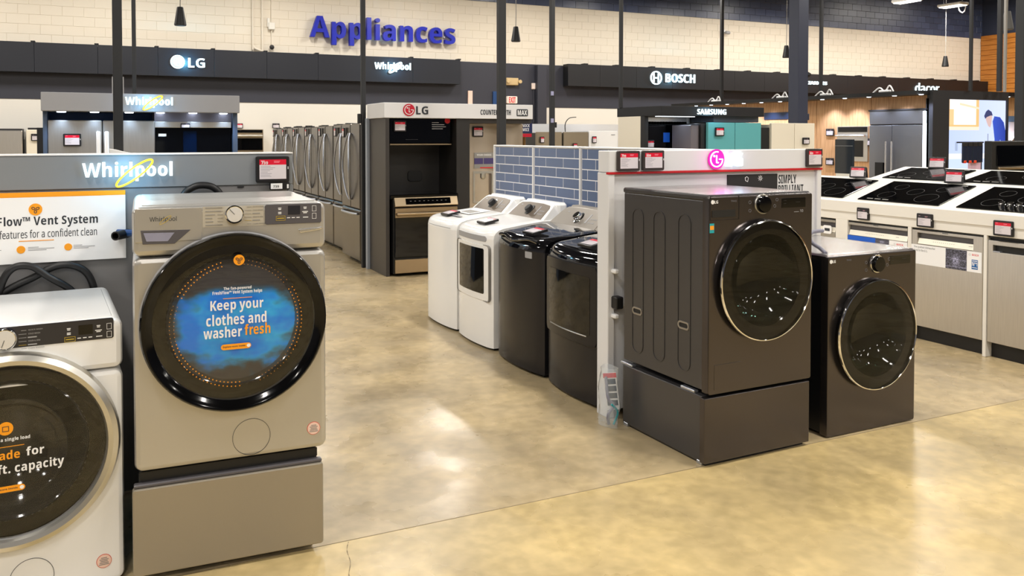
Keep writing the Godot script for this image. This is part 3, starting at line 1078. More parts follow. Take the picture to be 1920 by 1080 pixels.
func front_washer(o: Node3D, body: String, rim: String, white: bool) -> Vector3:
	# origin: middle of the front at the machine's foot; 0.975 tall
	var H := 0.975
	var W := 0.696
	var bm := G(body)
	# case with the top sheet set in a raised rim
	bored(rect(-W / 2, W / 2, 0.0, 0.786, 0.03), -0.74, 0.0, 0.02, Vector2(0.006, 0.532) if not white else Vector2(-0.012, 0.536), 0.247)
	put(o, "case", bm)
	ex(rect(-W / 2, W / 2, 0.789, H - 0.004, 0.028), -0.745, 0.004, 0.022)
	put(o, "control_fascia", bm)
	bxx(-W / 2 + 0.03, W / 2 - 0.03, H - 0.01, H - 0.0005, -0.7, -0.05, 0.004)
	put(o, "top_sheet", bm)
	# detergent drawer and its grip
	if not white:
		ex(rect(-0.338, -0.109, 0.842, 0.966, 0.006), 0.0, 0.006, 0.003)
		put(o, "detergent_drawer", bm)
		ex(PackedVector2Array([Vector2(-0.313, 0.836), Vector2(-0.205, 0.834), Vector2(-0.148, 0.884), Vector2(-0.32, 0.887)]), 0.0, 0.0075, 0.002)
		put(o, "grip_pocket", G("console_grey"))
		ex(PackedVector2Array([Vector2(-0.300, 0.846), Vector2(-0.228, 0.844), Vector2(-0.205, 0.875), Vector2(-0.31, 0.877)]), 0.006, 0.0085, 0.001)
		put(o, "grip_face", G("pocket_lavender"))
		text(o, "Whirlpool", -0.243, 0.924, 0.0063, 0.092, G("print_dark"), 0.022, false, 0.001, "badge_lettering")
		swirl(o, -0.236, 0.923, 0.024, 0.018, 0.001, G("yellow_print"))
		# scooped grip on the right of the door
		ex(PackedVector2Array([Vector2(0.25, 0.853), Vector2(0.322, 0.862), Vector2(0.335, 0.868), Vector2(0.332, 0.874), Vector2(0.24, 0.868)]), 0.0, 0.0075, 0.003)
		put(o, "scoop_edge", G("silver"))
	# knob
	var kx := 0.005 if not white else -0.026
	var ky := 0.935 if not white else 0.937
	var kr := 0.034 if not white else 0.038
	lathe([[kr, 0.0], [kr, 0.022], [kr - 0.004, 0.026]], 40, Vector3(kx, ky, 0.0))
	lathe([[kr, 0.022], [kr - 0.004, 0.0262], [kr - 0.006, 0.0255]], 40, Vector3(kx, ky, 0.0))
	var kn := put(o, "knob", G("chrome"))
	lathe([[kr - 0.006, 0.0255], [0.0, 0.0265]], 40, Vector3(kx, ky, 0.0))
	put(kn, "knob_face", M("knob_silver", Color(0.88, 0.88, 0.88), 0.38, 0.35))
	T = Transform3D(Basis(Vector3.BACK, 2.3 if not white else -1.9), Vector3(kx, ky, 0.0268))
	bx(Vector3(0.014, 0, 0), Vector3(0.026, 0.0016, 0.0012))
	put(kn, "pointer", G("print_dark"))
	# control panel
	var dk := "console_grey"
	if white:
		ex(rect(-0.30, 0.318, 0.902, 0.977, 0.008), 0.002, 0.0065, 0.002)
		put(o, "control_panel", G("display_dark"))
	else:
		ex(rect(0.117, 0.331, 0.89, 0.967, 0.008), 0.002, 0.0065, 0.002)
		put(o, "control_panel", G(dk))
		bxx(-0.107, 0.112, 0.889, 0.9655, 0.003, 0.0046)
		put(o, "cycle_panel", M("cycle_panel", Color(0.76, 0.735, 0.68), 0.35, 0.3), 0.0)
	var z := 0.0066
	bxx(0.203, 0.249, 0.926, 0.96, z, z + 0.001)
	put(o, "readout", G("display_dark") if not white else G("glass_black"), 0.0)
	# cycle names beside the knob: rules with words
	var words := ["QUICK WASH", "COLD WASH", "RINSE", "DRAIN & SPIN", "WASHER CARE", "CLEAN WASHER"]
	var lm := G("print_mid") if white else G("print_grey")
	var zz := z if white else 0.005
	for k in 6:
		var y := 0.9605 - k * 0.0128
		var hot := k == 4
		bxx(kx + kr + (0.012 if k in [0, 5] else 0.004), kx + kr + 0.028, y - 0.0006, y + 0.0006, zz, zz + 0.0008)
		put(o, "rule", G("yellow_print") if hot else lm, 0.0)
		if k != 2 and k != 4:
			text(o, words[k], kx + kr + 0.032 + [0.024, 0.02, 0, 0.02, 0, 0.026][k], y, zz, [0.044, 0.036, 0, 0.036, 0, 0.05][k], lm, 0.0052, false, 0.0008)
	for k in 6:
		var y := 0.9605 - k * 0.0128
		if k == 2 or k == 4:
			bxx(kx + kr + 0.032, kx + kr + 0.06, y - 0.002, y + 0.002, zz, zz + 0.0008)
		if not white:
			bxx(-0.098, -0.098 + [0.06, 0.055, 0.035, 0.025, 0.028, 0.06][k], y - 0.0016, y + 0.0016, zz, zz + 0.0008)
			bxx(-0.055, -0.036, y - 0.0005, y + 0.0005, zz, zz + 0.0008)
	put(o, "legend", lm, 0.0)
	for q in [[0.172, 0.952, 0.012], [0.172, 0.947, 0.010], [0.172, 0.936, 0.012], [0.172, 0.931, 0.012], [0.268, 0.953, 0.012], [0.268, 0.948, 0.010], [0.268, 0.936, 0.022], [0.268, 0.931, 0.014], [0.205, 0.914, 0.012], [0.223, 0.914, 0.012], [0.241, 0.914, 0.012], [0.27, 0.914, 0.02]]:
		bx(Vector3(q[0], q[1], z + 0.0004), Vector3(q[2], 0.003, 0.0008))
	for q in [0.947, 0.918]:
		ringx(rect(0.295, 0.311, q - 0.011, q + 0.011), rect(0.2962, 0.3098, q - 0.0098, q + 0.0098), z, z + 0.0008)
	put(o, "key_print", G("print_white"), 0.0)
	ringx(rect(0.158, 0.193, 0.904, 0.922), rect(0.1595, 0.1915, 0.9055, 0.9205), z, z + 0.0008)
	bx(Vector3(0.1755, 0.913, z + 0.0004), Vector3(0.026, 0.004, 0.0008))
	put(o, "highlight_key", G("yellow_print"), 0.0)
	# door
	var c := Vector3(0.006, 0.532, 0.0) if not white else Vector3(-0.012, 0.545, 0.0)
	var R := 0.334
	var door := MeshInstance3D.new()
	if not white:
		lathe([[R - 0.004, -0.01], [R, 0.012], [R, 0.042], [R - 0.006, 0.050], [R - 0.014, 0.050], [R - 0.03, 0.040], [0.296, 0.036], [0.292, 0.033]], 72, c)
		door = put(o, "door", G("gloss_black"))
		lathe([[R + 0.004, 0.001], [R + 0.004, 0.004], [R - 0.002, 0.006]], 72, c)
		put(door, "door_seal", G("print_mid"))
	else:
		lathe([[R + 0.012, 0.001], [R + 0.014, 0.02], [R + 0.006, 0.043], [R - 0.012, 0.052], [R - 0.028, 0.047], [R - 0.034, 0.034]], 72, c)
		door = put(o, "door", G("satin"))
	var gi := 0.292 if not white else R - 0.034
	lathe([[gi, 0.030], [gi - 0.03, 0.0335], [0.0, 0.0345]], 72, c)
	put(door, "door_pane", G("clear_pane"))
	lathe([[gi, 0.012], [0.246, 0.008]], 72, c)
	put(door, "inner_ring", G("gloss_black"))
	# the moulded glass bowl, dished into the machine
	lathe([[0.246, 0.008], [0.24, 0.012], [0.228, 0.0], [0.20, -0.05], [0.15, -0.09], [0.08, -0.11], [0.0, -0.115]], 64, c)
	put(door, "bowl", M("bowl_glass", Color(0.11, 0.115, 0.125), 0.08, 0.0, 0.5) if white else M("bowl_blue", Color(0.10, 0.11, 0.13), 0.1, 0.0, 0.8))
	# filter cover and round sticker
	var fx := 0.062
	var fy := 0.08 if not white else 0.077
	if white:
		fx = 0.046
	ringx(circ(0.070, 40, fx, fy), circ(0.0685, 40, fx, fy), -0.001, 0.0012)
	put(o, "filter_cover", G("print_dark"))
	var sx := 0.297 if not white else 0.277
	var sy := 0.081 if not white else 0.082
	ex(circ(0.0255, 32, sx, sy), 0.0, 0.0016)
	var st := put(o, "round_sticker", G("sticker_rim"))
	ex(circ(0.0235, 32, sx, sy), 0.0016, 0.0022)
	put(st, "sticker_face", G("pink_sticker"))
	for k in 5:
		bx(Vector3(sx, sy + 0.012 - k * 0.006, 0.0026), Vector3([0.02, 0.03, 0.024, 0.03, 0.034][k], 0.0028, 0.0008))
	put(st, "sticker_print", G("print_grey"), 0.0)
	return c

func blue_sticker(o: Node3D, c: Vector3) -> void:
	# a clear film on the door with a blue cloud in its colour, words and dotted rings
	var s := Node3D.new()
	s.name = "door_sticker"
	o.add_child(s, true)
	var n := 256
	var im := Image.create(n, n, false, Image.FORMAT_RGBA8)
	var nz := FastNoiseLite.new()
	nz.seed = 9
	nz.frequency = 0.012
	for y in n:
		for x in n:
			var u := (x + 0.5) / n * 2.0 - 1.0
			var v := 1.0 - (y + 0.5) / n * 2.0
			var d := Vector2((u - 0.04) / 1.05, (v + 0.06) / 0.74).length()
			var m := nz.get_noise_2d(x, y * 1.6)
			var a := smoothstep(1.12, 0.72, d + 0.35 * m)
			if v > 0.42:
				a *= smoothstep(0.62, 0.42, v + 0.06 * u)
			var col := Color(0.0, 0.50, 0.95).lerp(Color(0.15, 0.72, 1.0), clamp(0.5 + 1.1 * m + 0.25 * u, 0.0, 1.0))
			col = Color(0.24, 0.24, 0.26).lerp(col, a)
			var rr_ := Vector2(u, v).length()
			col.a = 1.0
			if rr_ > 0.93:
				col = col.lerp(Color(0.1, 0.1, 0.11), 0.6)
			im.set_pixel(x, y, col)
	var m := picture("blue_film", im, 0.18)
	# the blue cloud lies on the front of the bowl: a shallow dome
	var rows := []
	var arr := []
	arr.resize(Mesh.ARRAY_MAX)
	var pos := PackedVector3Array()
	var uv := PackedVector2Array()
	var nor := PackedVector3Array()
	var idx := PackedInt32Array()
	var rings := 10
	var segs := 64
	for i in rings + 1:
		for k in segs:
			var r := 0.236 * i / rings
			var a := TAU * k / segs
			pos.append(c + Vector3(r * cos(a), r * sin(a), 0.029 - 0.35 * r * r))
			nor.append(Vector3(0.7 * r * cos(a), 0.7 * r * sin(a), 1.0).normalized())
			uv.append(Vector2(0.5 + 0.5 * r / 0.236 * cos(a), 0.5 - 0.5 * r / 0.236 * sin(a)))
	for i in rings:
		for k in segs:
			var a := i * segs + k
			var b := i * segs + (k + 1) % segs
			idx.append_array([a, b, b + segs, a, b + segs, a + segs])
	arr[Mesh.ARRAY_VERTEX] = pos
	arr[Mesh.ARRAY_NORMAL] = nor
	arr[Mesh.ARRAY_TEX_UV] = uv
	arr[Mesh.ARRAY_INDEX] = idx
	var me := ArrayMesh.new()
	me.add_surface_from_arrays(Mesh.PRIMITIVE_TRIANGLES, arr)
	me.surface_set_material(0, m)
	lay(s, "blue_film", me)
	var z := 0.0355
	var wm := G("print_white")
	var om := G("orange")
	var xf := Transform3D(Basis(), Vector3(c.x, c.y, 0))
	text(s, "The fan-powered", 0.006, 0.127, z, 0.1, wm, 0.0145, true, 0.0008, "lettering", xf)
	text(s, "FreshFlow™ Vent System helps", 0.006, 0.112, z, 0.178, wm, 0.0165, true, 0.0008, "lettering", xf)
	text(s, "Keep your", 0.004, 0.061, z, 0.19, wm, 0.049, true, 0.0008, "lettering", xf)
	text(s, "clothes and", 0.002, 0.013, z, 0.216, wm, 0.042, true, 0.0008, "lettering", xf)
	text(s, "washer", -0.048, -0.034, z, 0.136, wm, 0.041, true, 0.0008, "lettering", xf)
	text(s, "fresh", 0.077, -0.031, z, 0.094, om, 0.041, true, 0.0008, "lettering", xf)
	T = xf
	bx(Vector3(0.006, 0.091, z + 0.0004), Vector3(0.104, 0.0022, 0.0008))
	put(s, "rule", om, 0.0)
	T = xf
	ex(rr(0.108, 0.021, 0.0104, -0.001, -0.091), z, z + 0.0008)
	put(s, "button", om)
	T = xf
	ex(circ(0.0065, 20, 0.044, -0.091), z + 0.0008, z + 0.0014)
	put(s, "button_spot", G("poster_white"))
	text(s, "Explore more inside", -0.008, -0.091, z + 0.0008, 0.08, G("print_dark"), 0.0085, true, 0.0006, "lettering", xf)
	T = xf
	ex(circ(0.02, 28, 0.012, 0.233), z, z + 0.0012)
	put(s, "badge", om)
	T = xf
	fan_mark(s, 0.012, 0.233, z + 0.0019, 0.014)
	# dotted rings
	for ring in [0, 1]:
		var r: float = [0.222, 0.237][ring]
		for span in [[104, 152, 0.0024], [196, 274, 0.0023], [330, 392, 0.0022], [40, 86, 0.0013], [160, 196, 0.0013], [290, 330, 0.0012]]:
			var a: float = span[0]
			while a < span[1]:
				var p := Vector2.from_angle(deg_to_rad(a)) * r
				T = xf
				ex(circ(span[2], 6, p.x + 0.004, p.y - 0.004), z, z + 0.0006, 0.0, false)
				a += 3.6
	put(s, "dotted_ring", om, 0.0).set_meta("kind", "stuff")

func capacity_sticker(o: Node3D, c: Vector3) -> void:
	var s := Node3D.new()
	s.name = "door_sticker"
	o.add_child(s, true)
	var z := 0.0355
	var wm := G("print_white")
	var om := G("orange")
	var px := c.x
	ex(circ(0.023, 28, -0.026, 0.632), z, z + 0.0012)
	put(s, "badge", om)
	ringx(rect(-0.036, -0.016, 0.622, 0.640), rect(-0.034, -0.018, 0.624, 0.638), z + 0.0012, z + 0.0018)
	put(s, "badge_mark", G("print_dark"), 0.0)
	text(s, "in a single load", -0.006, 0.592, z, 0.106, wm, 0.016, true, 0.0008)
	bxx(-0.16, 0.029, 0.5675, 0.5697, z, z + 0.0008)
	put(s, "rule", om, 0.0)
	text(s, "made", -0.032, 0.540, z, 0.095, om, 0.031, true, 0.0008)
	text(s, "for", 0.062, 0.543, z, 0.055, wm, 0.031, true, 0.0008)
	text(s, "cu. ft. capacity", 0.018, 0.487, z, 0.266, wm, 0.043, true, 0.0008)
	ex(rr(0.14, 0.021, 0.0104, -0.04, 0.421), z, z + 0.0008)
	put(s, "button", om)
	ex(circ(0.0065, 20, 0.02, 0.421), z + 0.0008, z + 0.0014)
	put(s, "button_spot", G("poster_white"))
	text(s, "Explore more inside", -0.04, 0.421, z + 0.0008, 0.095, G("print_dark"), 0.0085, true, 0.0006)

# ------------------------------------------------------------------ LG end cap (centre)
func lg_bay():
	var g := thing("display_wall", "white end display with red stripe behind the two black front-load machines", "display wall", Vector3(0, 0, -4.2))
	bxx(2.66, 4.31, 1.43, 1.556, -0.12, 0.0, 0.004)
	put(g, "header", G("gondola_white"))
	bxx(2.70, 4.30, 0.04, 1.428, -0.10, -0.02)
	put(g, "back_panel", G("gondola_white"), 0.0)
	bxx(2.655, 2.70, 0.0, 1.428, -0.12, 0.0, 0.004)
	bxx(4.275, 4.315, 0.0, 1.428, -0.12, 0.0, 0.004)
	put(g, "upright", G("gondola_white"))
	bx(Vector3(2.70, 0.68, 0.03), Vector3(0.05, 0.07, 0.06), 0.006)
	put(g, "outlet_box", G("black"))
	for y in [0.60, 0.86]:
		bx(Vector3(2.69, y, 0.02), Vector3(0.03, 0.025, 0.05), 0.006)
		put(g, "valve", G("print_white"))
	bxx(2.652, 4.318, 1.419, 1.432, -0.02, 0.006, 0.002)
	put(g, "red_stripe", G("stripe_red"))
	bxx(3.538, 3.943, 1.1, 1.40, -0.02, -0.012)
	var pb := put(g, "feature_panel", G("soft_black"), 0.0)
	for q in [[3.69, 1.372], [3.80, 1.374]]:
		if q[0] < 3.75:
			ringx(PackedVector2Array([Vector2(q[0] - 0.012, 1.36), Vector2(q[0] + 0.008, 1.352), Vector2(q[0] + 0.014, 1.378), Vector2(q[0], 1.388), Vector2(q[0] - 0.015, 1.38)]), PackedVector2Array([Vector2(q[0] - 0.009, 1.362), Vector2(q[0] + 0.006, 1.356), Vector2(q[0] + 0.011, 1.377), Vector2(q[0], 1.384), Vector2(q[0] - 0.011, 1.378)]), -0.012, -0.011)
		else:
			ringx(circ(0.009, 16, q[0], q[1]), circ(0.006, 16, q[0], q[1]), -0.012, -0.011)
			for k in 8:
				T = Transform3D(Basis(Vector3.BACK, TAU * k / 8.0), Vector3(q[0], q[1], -0.0115))
				bx(Vector3(0.015, 0, 0), Vector3(0.008, 0.003, 0.001))
			T = Transform3D()
	put(pb, "icons", G("print_white"), 0.0)
	text(g, "SIMPLY", 4.035, 1.363, -0.02, 0.152, G("print_dark"), 0.056, true, 0.002)
	text(g, "BRILLIANT", 4.065, 1.296, -0.02, 0.215, G("print_dark"), 0.058, true, 0.002)
	var s := thing("illuminated_sign", "lit sign with magenta round emblem on the white striped header", "sign", Vector3(0, 0, -4.2))
	lg_emblem(s, 3.43, 1.499, 0.062, 0.004, G("magenta_light"), G("letter_light"))
	text(s, "LG", 3.567, 1.496, 0.012, 0.132, G("letter_light"), 0.085, true, 0.012)
	omni(Vector3(3.43, 1.50, -4.12), 0.008, Color(1.0, 0.25, 0.85), 0.06)
	omni(Vector3(3.57, 1.50, -4.12), 0.004, Color(0.65, 0.75, 1.0), 0.06)
	price_tag("leftmost of the three price tags on the white striped header", Vector3(2.784, 1.497, -4.196), 0, 0.152, 0.118, false, "799", true)
	price_tag("second price tag on the white striped header, next to the leftmost", Vector3(2.957, 1.498, -4.196), 0, 0.152, 0.118, false, "899", true)
	price_tag("price tag at the right end of the white striped header, below the cream refrigerator", Vector3(4.233, 1.500, -4.196), 0, 0.135, 0.118, false, "899", true)
	# tiled back wall of the laundry row
	var t := thing("display_wall", "long display wall clad in blue brick tiles behind the top-load washers", "display wall", Vector3(3.42, 0, 0))
	bxx(0.003, 0.12, 0.02, 1.545, -7.42, -4.3)
	put(t, "core", G("grout"), 0.0)
	for k in 4:
		var z := -7.42 + k * 0.805
		bxx(-0.012, 0.03, 0.0, 1.556, z - 0.012, z + 0.012, 0.003)
		put(t, "edge_trim", G("white"))
	bxx(-0.012, 0.122, 1.545, 1.558, -7.43, -4.3, 0.003)
	put(t, "top_trim", G("white"))
	var tw := 0.30
	var th := 0.081
	for v in 4:
		bx(Vector3.ZERO, Vector3(0.012, th - 0.008, tw - 0.008), 0.001)
		var m := G("tile_blue").duplicate() as StandardMaterial3D
		m.albedo_color = Color(0.385, 0.455, 0.59) * (0.98 + 0.012 * v)
		m.albedo_color.a = 1.0
		meshes["tile%d" % v] = finish(m, 0.0)
	for k in 4:
		var z0 := -7.42 + k * 0.805 + 0.014
		var z1 := z0 + 0.777
		if k == 3:
			z1 = -4.32
		for r in 8:
			var y := 1.543 - th * (r + 0.5)
			var z := z0 - (tw * 0.32 if r % 2 else tw * 0.72)
			while z < z1:
				var a: float = max(z, z0)
				var b: float = min(z + tw, z1)
				if b - a > 0.02:
					lay(t, "tile", meshes["tile%d" % (rng.randi() % 4)], Transform3D(Basis.from_scale(Vector3(1, 1, (b - a - 0.008) / (tw - 0.008))), Vector3(0.007, y, (a + b) / 2)))
				z += tw
	# machines
	var pd := thing("pedestal", "dark steel drawer pedestal under the black washer, centre right", "pedestal", Vector3(3.05, 0, -3.36), 1.3)
	bxx(-0.352, 0.335, 0.012, 0.345, -0.73, -0.04, 0.004)
	put(pd, "case", G("black_steel_side"))
	ex(rect(-0.37, 0.336, 0.02, 0.346, 0.005), -0.035, 0.0, 0.004)
	put(pd, "drawer_front", G("black_steel"))
	bxx(-0.34, 0.32, 0.0, 0.014, -0.7, -0.03)
	put(pd, "plinth", G("black"), 0.0)
	for z in [-0.70, -0.16]:
		bx(Vector3(-0.335, 0.352, z), Vector3(0.03, 0.014, 0.11), 0.003)
		put(pd, "mounting_bracket", G("handle_steel"))
	for z in [-0.70, -0.06]:
		bx(Vector3(-0.345, 0.01, z), Vector3(0.02, 0.02, 0.04), 0.003)
		put(pd, "foot_bracket", G("handle_steel"))
	var w := thing("washing_machine", "black steel front-load washer raised on a drawer pedestal, centre right", "washing machine", Vector3(3.05, 0.358, -3.36), 1.3)
	lg_machine(w, true)
	var d := thing("clothes_dryer", "black steel front-load dryer standing on the floor, right of the raised black washer", "dryer", Vector3(3.89, 0.004, -3.40), 0.7)
	lg_machine(d, false)
	var hs := thing("drain_hose", "grey hose clip bent over the top of the black front-load dryer", "hose", Vector3(3.60, 0.998, -3.52))
	tube(curve([Vector3(0.0, 0.0, 0.05), Vector3(0.01, 0.02, 0.0), Vector3(-0.012, 0.05, -0.04), Vector3(0.0, 0.085, -0.07), Vector3(0.06, 0.10, -0.10), Vector3(0.16, 0.098, -0.13)], 6), 0.011, 10)
	put(hs, "hose", G("hose_grey"))
	# bag of parts hanging by the pedestal
	var b := thing("parts_bag", "clear plastic bag of hoses and leaflets hanging beside the black pedestal", "bag", Vector3(2.60, 0, -4.10))
	var rows := []
	for i in 12:
		var y := 0.005 + 0.33 * i / 11.0
		var row := []
		for k in 17:
			var a := TAU * k / 16.0
			var q := 1.0 - 0.35 * pow(abs(i / 11.0 - 0.35), 1.5) + 0.12 * sin(3.0 * a + i)
			row.append(Vector3(0.05 * q * cos(a), y, 0.075 * q * -sin(a)))
		rows.append(row)
	grid(rows)
	put(b, "film", G("plastic_film"), 80.0)
	T = Transform3D(Basis(Vector3.UP, -0.7) * Basis(Vector3.BACK, 0.12), Vector3(0.005, 0.2, 0.02))
	bx(Vector3.ZERO, Vector3(0.075, 0.21, 0.004))
	var cd := put(b, "leaflet", G("poster_white"), 0.0)
	T = Transform3D(Basis(Vector3.UP, -0.7) * Basis(Vector3.BACK, 0.12), Vector3(0.005, 0.2, 0.02))
	bx(Vector3(0, 0.09, 0.003), Vector3(0.074, 0.026, 0.002))
	put(cd, "leaflet_band", G("red_print"), 0.0)
	T = Transform3D(Basis(Vector3.UP, -0.7) * Basis(Vector3.BACK, 0.12), Vector3(0.005, 0.2, 0.02))
	for k in 4:
		bx(Vector3(0, 0.055 - k * 0.04, 0.003), Vector3(0.06, 0.03, 0.002))
	put(cd, "leaflet_print", G("print_dark"), 0.0)
	tube(curve([Vector3(-0.02, 0.02, 0.03), Vector3(-0.035, 0.08, 0.05), Vector3(0.0, 0.13, 0.05), Vector3(-0.03, 0.17, 0.04), Vector3(-0.02, 0.28, 0.0)], 6), 0.009, 8)
	put(b, "hose", G("hose_grey"))
	tube(curve([Vector3(0.0, 0.02, 0.05), Vector3(0.02, 0.09, 0.06), Vector3(-0.02, 0.14, 0.06)], 6), 0.006, 8)
	put(b, "blue_cable", G("teal_print"))

func lg_machine(o: Node3D, washer: bool) -> void:
	var W := 0.692
	var H := 0.992
	# case behind the fascia
	bored(rect(-W / 2 + 0.006, W / 2 - 0.006, 0.012, H - 0.028, 0.008), -0.735, -0.045, 0.004, Vector2(0.006, 0.551 if washer else 0.535), 0.22)
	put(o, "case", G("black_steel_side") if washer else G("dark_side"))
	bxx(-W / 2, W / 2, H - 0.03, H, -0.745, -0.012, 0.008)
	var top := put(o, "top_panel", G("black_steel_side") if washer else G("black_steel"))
	bxx(-W / 2 + 0.03, W / 2 - 0.03, H - 0.004, H + 0.0008, -0.71, -0.03, 0.002)
	put(top, "top_inset", M("painted_sheen_top", Color(0.74, 0.73, 0.73), 0.2, 0.65, 0.7))  # pale colour stands in for lamp light reflected off the black top
	bored(rect(-W / 2 - 0.001, W / 2 + 0.001, 0.0, H - 0.006, 0.014), -0.05, 0.0, 0.008, Vector2(0.006, 0.551 if washer else 0.535), 0.23, false)
	put(o, "front_fascia", G("black_steel"))
	# side ribs and hand holds
	if washer:
		for k in 3:
			var zc: float = [-0.605, -0.412, -0.20][k]
			var w := 0.105
			var y0: float = 0.075
			var y1: float = 0.885
			T = Transform3D(Basis(Vector3.UP, -PI / 2), Vector3(-W / 2 + 0.006, 0, 0))
			var out := rr(w, y1 - y0, 0.05, zc, (y0 + y1) / 2)
			var inn := rr(w - 0.012, y1 - y0 - 0.012, 0.045, zc, (y0 + y1) / 2)
			ringx(out, inn, -0.002, 0.0035)
			put(o, "pressed_rib", G("black_steel_side"))
			if k != 1:
				var yc := 0.312
				T = Transform3D(Basis(Vector3.UP, -PI / 2), Vector3(-W / 2 + 0.006, 0, 0))
				ringx(rr(0.09, 0.042, 0.02, zc, yc), rr(0.072, 0.024, 0.0115, zc, yc), 0.0, 0.006)
				var hh := put(o, "hand_hold", G("console_steel"))
				T = Transform3D(Basis(Vector3.UP, -PI / 2), Vector3(-W / 2 + 0.006, 0, 0))
				ex(rr(0.074, 0.026, 0.0125, zc, yc), 0.0, 0.001)
				put(hh, "hand_hold_recess", G("black"))
	var dy := 0.0 if washer else 0.0
	# badges
	T = Transform3D()
	lathe([[0.0105, 0.0], [0.0105, 0.0012], [0.0, 0.0014]], 20, Vector3(-0.327, 0.958, 0.0))
	put(o, "badge", G("print_white"))
	text(o, "LG", -0.304, 0.958, 0.0002, 0.022, G("print_white"), 0.015, true, 0.001, "badge_lettering")
	text(o, "ThinQ", -0.193, 0.959, 0.0002, 0.036, M("print_dim", Color(0.42, 0.42, 0.45), 0.5), 0.011, false, 0.001, "badge_lettering")
	# detergent drawer
	if washer:
		ringx(rect(-0.343, -0.158, 0.868, 0.988), rect(-0.3415, -0.1595, 0.8695, 0.9865), -0.001, 0.0015)
		put(o, "detergent_drawer", G("dark_side"), 0.0)
		ex(rect(-0.331, -0.182, 0.882, 0.917, 0.004), 0.0, 0.002)
		put(o, "grip_slot", G("black"))
		ex(rect(-0.345, -0.317, 0.806, 0.853), 0.0, 0.001)
		var st := put(o, "energy_sticker", G("teal_print"), 0.0)
		ex(rect(-0.343, -0.319, 0.822, 0.842), 0.001, 0.0016)
		put(st, "sticker_patch", G("orange"), 0.0)
		ex(rect(-0.311, -0.137, 0.022, 0.149, 0.006), -0.001, 0.0016, 0.0012)
		put(o, "filter_door", G("black_steel"))
		text(o, "10", 0.268, 0.893, 0.0002, 0.022, G("print_mid"), 0.014, false, 0.001)
		bxx(0.215, 0.25, 0.888, 0.890, 0.0, 0.001)
		put(o, "legend", G("print_mid"), 0.0)
	# knob
	var kx := -0.005 if washer else 0.022
	var ky := 0.937 if washer else 0.925
	lathe([[0.044, 0.0], [0.043, 0.022], [0.039, 0.027], [0.0, 0.028]], 40, Vector3(kx, ky, 0))
	var kn := put(o, "knob", G("gloss_black"))
	lathe([[0.052, 0.0], [0.052, 0.005], [0.0495, 0.008], [0.045, 0.008]], 40, Vector3(kx, ky, 0))
	put(kn, "knob_ring", G("satin") if washer else G("chrome"))
	for q in [[-0.082, -0.03], [-0.082, 0.012], [0.085, -0.012], [0.1, 0.02]]:
		ringx(circ(0.0085, 14, kx + q[0], ky + q[1]), circ(0.0068, 14, kx + q[0], ky + q[1]), 0.0, 0.0012)
	put(o, "key_print", M("print_dim", Color(0.42, 0.42, 0.45), 0.5))
	ex(rect(0.128, 0.295, 0.912, 0.962, 0.003), 0.0, 0.0018, 0.001)
	put(o, "readout", G("glass_black"))
	for q in [[0.15, 0.95, 0.02], [0.15, 0.935, 0.014], [0.24, 0.94, 0.03]]:
		bx(Vector3(q[0], q[1], 0.002), Vector3(q[2], 0.002, 0.0008))
	put(o, "readout_print", M("print_faint", Color(0.13, 0.13, 0.14), 0.5), 0.0)
	# door: a shallow drum of black glass in a chrome ring
	var c := Vector3(0.006, 0.551, 0) if washer else Vector3(0.006, 0.535, 0)
	var R := 0.306
	lathe([[R - 0.010, -0.005], [R - 0.003, 0.016], [R, 0.028]], 80, c)
	var door := put(o, "door", G("gloss_black"))
	lathe([[R, 0.026], [R + 0.0025, 0.032], [R, 0.038], [R - 0.005, 0.040], [R - 0.007, 0.036]], 80, c)
	put(door, "door_ring", G("chrome"))
	lathe([[R - 0.006, 0.0365], [R - 0.05, 0.0395], [0.0, 0.0415]], 80, c)
	put(door, "door_pane", G("smoked_pane"))
	lathe([[R - 0.006, 0.026], [0.235, 0.024], [0.228, 0.014]], 80, c)
	put(door, "inner_ring", G("gloss_black"))
	lathe([[0.228, 0.014], [0.222, 0.020], [0.214, 0.008], [0.20, -0.025], [0.165, -0.07], [0.10, -0.1], [0.0, -0.105]], 64, c)
	put(door, "bowl", M("bowl_green", Color(0.02, 0.045, 0.035), 0.06, 0.0, 0.35))
	# mirror chips added in the lower bowl to imitate glints of reflected lamps
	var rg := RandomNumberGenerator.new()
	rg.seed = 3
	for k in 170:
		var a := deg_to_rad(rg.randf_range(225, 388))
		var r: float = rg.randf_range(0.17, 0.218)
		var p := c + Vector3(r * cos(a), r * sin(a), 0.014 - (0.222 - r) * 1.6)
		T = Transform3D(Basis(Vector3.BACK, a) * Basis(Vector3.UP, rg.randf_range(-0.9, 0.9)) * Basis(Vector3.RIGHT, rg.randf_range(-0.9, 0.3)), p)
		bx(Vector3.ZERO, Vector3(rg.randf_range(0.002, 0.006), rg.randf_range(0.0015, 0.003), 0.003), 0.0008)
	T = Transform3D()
	put(door, "bowl_glints", M("glint_chip", Color(0.62, 0.85, 0.84), 0.06, 1.0), 0.0).set_meta("kind", "stuff")

# ------------------------------------------------------------------ the row of top-load machines (fronts face -x)
func bow(x: float, b: float, W: float) -> float:
	return b * (1.0 - pow(2.0 * x / W, 2.0)) - b * 0.6

